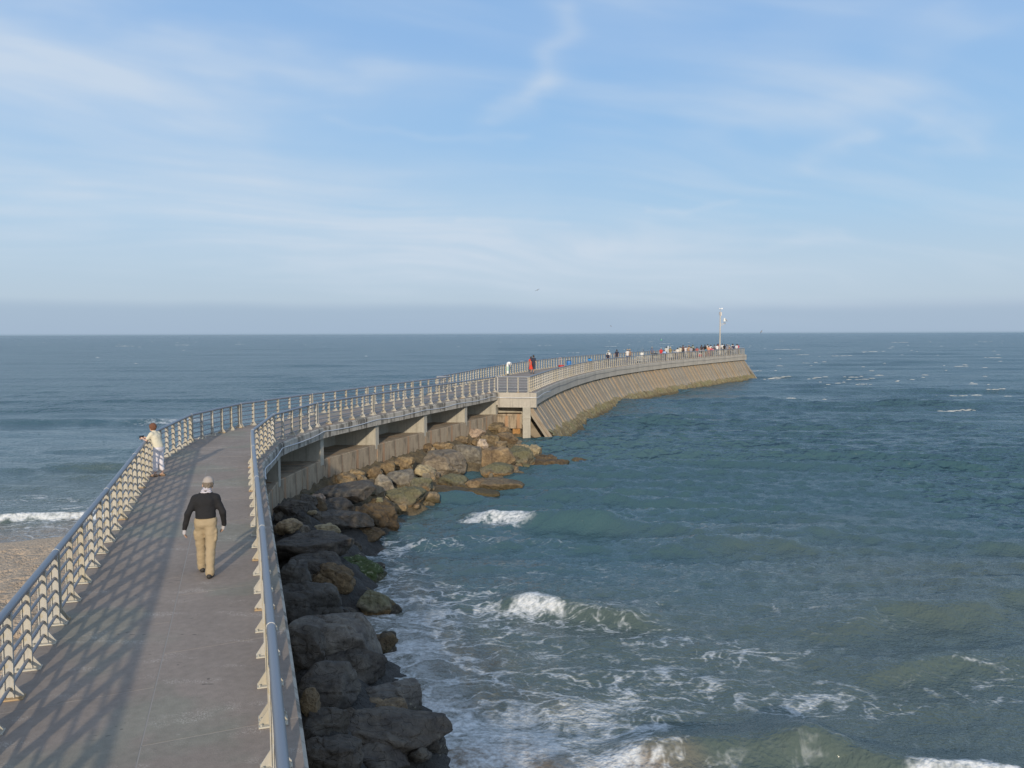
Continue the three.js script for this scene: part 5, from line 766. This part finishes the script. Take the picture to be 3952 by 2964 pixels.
{
  const [X, Z] = onHead(5.95, -.0053), r = thing('recycling_tube', 'white bent pipe with a pale green sleeve strapped to the far railing', 'pipe', [X, deckY(Z), -Z]), pv = paint(.78, .79, .78, .4); const crv = new THREE.CatmullRomCurve3([[0, .25, 0], [0, .9, 0], [0, 1.28, 0], [.06, 1.44, .02], [.2, 1.47, .05], [.29, 1.38, .06]].map((p) => new THREE.Vector3(...p)));
  mesh('pipe', new THREE.TubeGeometry(crv, 40, .13, 16), pv, r); mesh('mouth', new THREE.TorusGeometry(.13, .025, 8, 20).translate(.3, 1.37, .06), pv, r); mesh('sleeve', new THREE.CylinderGeometry(.137, .137, .5, 18).translate(0, .82, 0), paint(.45, .62, .5, .5), r); mesh('foot_cap', new THREE.CylinderGeometry(.14, .14, .08, 18).translate(0, .27, 0), paint(.6, .62, .5), r); r.scale.setScalar(.82);
}
// carts, coolers, chairs and buckets half hidden behind the railing
{
  const wh = paint(.7, .7, .67), gr = paint(.25, .27, .28), bl = paint(.02, .02, .022, .8);
  const rack = (o, q, label) => { const t = place('rod_cart', label, 'cart', o, q, .3, 'fishing gear on the jetty'); mesh('shelf', merge([box(.6, .03, .4, 0, .25, 0), box(.6, .03, .4, 0, .52, 0), box(.6, .03, .4, 0, .8, 0)]), wh, t); mesh('upright', merge([-1, 1].flatMap((a) => [-1, 1].map((b) => box(.03, .84, .03, a * .28, .44, b * .18)))), wh, t); for (const s of [-1, 1]) mesh('wheel', new THREE.CylinderGeometry(.1, .1, .04, 14).rotateX(Math.PI / 2).translate(s * .2, .1, .21), bl, t); };
  rack(1.7, .1535, 'white shelved fishing cart left of the bucket with upright rods'); rack(1.6, .1905, 'white shelved fishing cart at the foot of the white pole'); rack(1.3, .2475, 'white shelved fishing cart left of the lamp pole'); rack(1.2, .2535, 'white shelved fishing cart right of the lamp pole'); rack(1.0, .2690, 'white shelved fishing cart near the seaward tip');
  const k = place('bucket', 'white bucket of upright fishing rods on the outer jetty', 'bucket', 2.2, .1576); mesh('pail', new THREE.CylinderGeometry(.25, .2, .5, 20, 1, true).translate(0, .95, 0), wh, k); mesh('stand', merge([box(.4, .7, .4, 0, .35, 0)]), gr, k); for (const [x, z, l] of [[-.1, 0, 1.1], [.12, .05, 1.25], [.2, -.05, .95]]) mesh('rod', new THREE.CylinderGeometry(.012, .02, l, 6).translate(x, .8 + l / 2, z), gr, k); mesh('reel', new THREE.CylinderGeometry(.06, .06, .12, 12).rotateX(Math.PI / 2).translate(.2, 1.55, 0), bl, k);
  const w = place('pole', 'white square pole standing among the anglers', 'pole', 1.4, .1894); mesh('shaft', new RoundedBoxGeometry(.1, 1.95, .1, 1, .01).translate(0, .98, 0), wh, w); mesh('foot', box(.3, .03, .3, 0, .016, 0), wh, w);
  const s = place('bag', 'black covered trolley behind the railing left of the person in red', 'trolley', 1.9, .1744); mesh('cover', new THREE.SphereGeometry(.42, 16, 10, 0, 6.3, 0, 1.6).scale(1, .8, .7).translate(0, .75, 0), bl, s); mesh('frame', merge([box(.7, .04, .5, 0, .72, 0), ...[-1, 1].flatMap((a) => [-1, 1].map((b) => box(.04, .7, .04, a * .3, .36, b * .2)))]), gr, s);
  const t = place('table', 'bait table with a pale top and red cooler beneath', 'table', 3.0, .2280); mesh('top', box(1.5, .05, .6, 0, .98, 0), paint(.55, .45, .42), t); for (const a of [-1, 1]) for (const b of [-1, 1]) mesh('leg', box(.06, .96, .06, a * .68, .48, b * .24), wh, t); const c = place('cooler', 'red cooler under the bait table', 'cooler', 2.7, .2270); mesh('tub', new RoundedBoxGeometry(.7, .38, .42, 2, .03).translate(0, .2, 0), paint(.42, .04, .04), c); mesh('lid', new RoundedBoxGeometry(.72, .07, .44, 2, .02).translate(0, .43, 0), wh, c);
  const chair = (o, q, label) => { const h = place('folding_chair', label, 'chair', o, q, 2.6, 'fishing gear on the jetty'); mesh('seat', box(.5, .03, .45, 0, .42, 0), gr, h); mesh('backrest', at(box(.5, .45, .03), 0, .68, .25, .2), gr, h); for (const a of [-1, 1]) for (const b of [-1, 1]) mesh('leg', at(box(.03, .46, .03), a * .23, .22, b * .16, b * .2), wh, h); }; chair(1.5, .165, 'grey folding chair between the rod bucket and the black trolley'); chair(1.4, .2585, 'grey folding chair right of the lamp pole behind the railing');
}
// ---------------------------------------------------------------- gulls, a buoy and the far whitecaps
function gull(label, X, Y, Z, turn, bank, s) { const g = thing('gull', label, 'bird', [X, Y, -Z], turn, 'gulls in flight'); g.rotation.z = bank; const b = []; for (let i = 0; i <= 12; i++) { const t = i / 12; b.push(new THREE.Vector2(.085 * Math.sin(Math.PI * Math.pow(t, .75)) + .004, (t - .5) * .55)); } const gm = paint(.35, .35, .36, .8), dk = paint(.12, .12, .13, .8); mesh('body', new THREE.LatheGeometry(b, 12).rotateX(-Math.PI / 2).scale(s, s, s), gm, g); for (const q of [-1, 1]) { const sh = new THREE.Shape(); sh.moveTo(0, -.09); sh.quadraticCurveTo(.3, -.2, .62, .04); sh.quadraticCurveTo(.35, .02, 0, .1); const w = new THREE.ExtrudeGeometry(sh, { depth: .012, bevelEnabled: false, curveSegments: 8 }).rotateX(Math.PI / 2); const p = w.attributes.position; for (let i = 0; i < p.count; i++) { const x = p.getX(i); p.setY(i, p.getY(i) + .22 * x - .35 * x * x); if (q < 0) p.setX(i, -x); } w.computeVertexNormals(); w.scale(s, s, s); mesh('wing', w, dk, g); } }
gull('gull gliding high left of centre above the couple', 2.85, 12.6, 92, .5, .4, .55); gull('gull low over the horizon beyond the anglers', 15.6, 8.9, 130, 1.1, -.4, .45); gull('gull just above the horizon right of the lamp pole', 39.3, 7.95, 130, .8, .7, .7);
{ const b = thing('buoy', 'small green channel buoy near the horizon', 'buoy', [163, .2, -900]); mesh('float', new THREE.LatheGeometry([[0, -.5], [.7, -.4], [.85, .1], [.6, .5], [.3, .7], [0, .75]].map(([x, y]) => new THREE.Vector2(x, y)), 20), paint(.05, .4, .2), b); mesh('top_mark', new THREE.ConeGeometry(.4, .9, 16).translate(0, 1.2, 0), paint(.4, .7, .4), b); }
{
  // crests breaking in the wind: ragged lumps of foam lying on the waves
  const r = rng(314), base = []; for (let v = 0; v < 4; v++) { const g = new THREE.PlaneGeometry(1, 1, 40, 8), p = g.attributes.position; for (let i = 0; i < p.count; i++) { let x = p.getX(i), y = p.getY(i); const e = Math.max(0, 1 - (x * 2) ** 2), rag = .55 + .8 * Math.abs(n2(x * 9 + v * 7, v)) + .4 * n2(x * 25, v * 3 + y), w = e * Math.max(0, rag - .55 + .5 * n2(x * 6 + v * 3, 5)) * 1.5; const hh = Math.max(0, 1 - (y * 2) ** 2) * e * (.6 + .7 * Math.abs(n2(x * 14 + v, y * 4))); p.setXYZ(i, x + .03 * n2(x * 12, y * 9 + v), hh * .16 - .03, y * w * .32 + .07 * Math.sin(x * 5 + v * 2)); } g.computeVertexNormals(); base.push(g); }
  const fm = std({ rgb: [.5, .52, .52], roughness: .95 }); const sets = base.map(() => []);
  // bearing and distance of the streaks one can pick out, then a scatter of small ones
  const big = [[.262, 150, 5], [.287, 190, 5], [.297, 165, 3], [.30, 138, 4], [.315, 134, 4.5], [.325, 140, 6], [.37, 138, 5], [.352, 136, 3.5], [.415, 139, 5], [.425, 136, 7], [.395, 118, 5.5], [.425, 116, 2.4], [.49, 98, 4], [.508, 96, 5], [.545, 100, 3], [.535, 80, 3.4], [.552, 81, 3], [.46, 180, 5], [.53, 245, 9], [.59, 108, 3.6], [.545, 185, 5], [.37, 210, 9], [.335, 380, 16], [.27, 430, 14], [.25, 480, 10], [.585, 250, 9], [.44, 330, 14], [.40, 270, 9], [.35, 290, 8], [.12, 480, 9], [.04, 520, 12], [-.47, 560, 14], [-.4, 620, 12], [-.33, 640, 10], [.055, 240, 4.5], [.075, 330, 7], [.14, 350, 7], [.21, 430, 12], [.185, 610, 14], [.575, 700, 22], [.47, 640, 20]];
  for (const [q, Z, w] of big) { const n = 3 + ((r() * 4) | 0); for (let k = 0; k < n; k++) { const t = (k + .5) / n - .5 + .12 * (r() - .5); sets[(r() * 4) | 0].push([q * Z + t * w * .8, Z + t * w * .25 + (r() - .5) * .5, w * (.1 + .22 * r() * (1 - Math.abs(t)))]); } }
  for (let i = 0; i < 120; i++) { const Z = 90 * Math.pow(9, r()), q = .12 + .56 * Math.pow(r(), .8); if (Z < 160 && q < .29) continue; sets[(r() * 4) | 0].push([q * Z, Z, (.3 + .9 * r() * r()) * (1 + Z / 260)]); }
  for (let i = 0; i < 36; i++) { const Z = 220 + 900 * r(), q = -.65 + .8 * r(); sets[(r() * 4) | 0].push([q * Z, Z, (.35 + .5 * r()) * (1 + Z / 300)]); }
  const grp = thing('whitecap', 'scattered whitecaps breaking on the open sea', 'whitecaps', undefined, 0, null, 'stuff');
  sets.forEach((S, k) => { const im = new THREE.InstancedMesh(base[k], fm, S.length), m = new THREE.Matrix4(); S.forEach(([X, Z, w], i) => m.compose(new THREE.Vector3(X, seaH(X, Z, .12 + .012 * Math.max(0, Z - 47)) + .06, -Z), new THREE.Quaternion().setFromEuler(new THREE.Euler(0, (r() - .5) * .5 - .1, 0)), new THREE.Vector3(w, .4 + w * .1, .6 + w * .3)) && im.setMatrixAt(i, m)); im.name = 'foam'; im.castShadow = im.receiveShadow = true; grp.add(im); });
}
renderer.render(scene, camera);
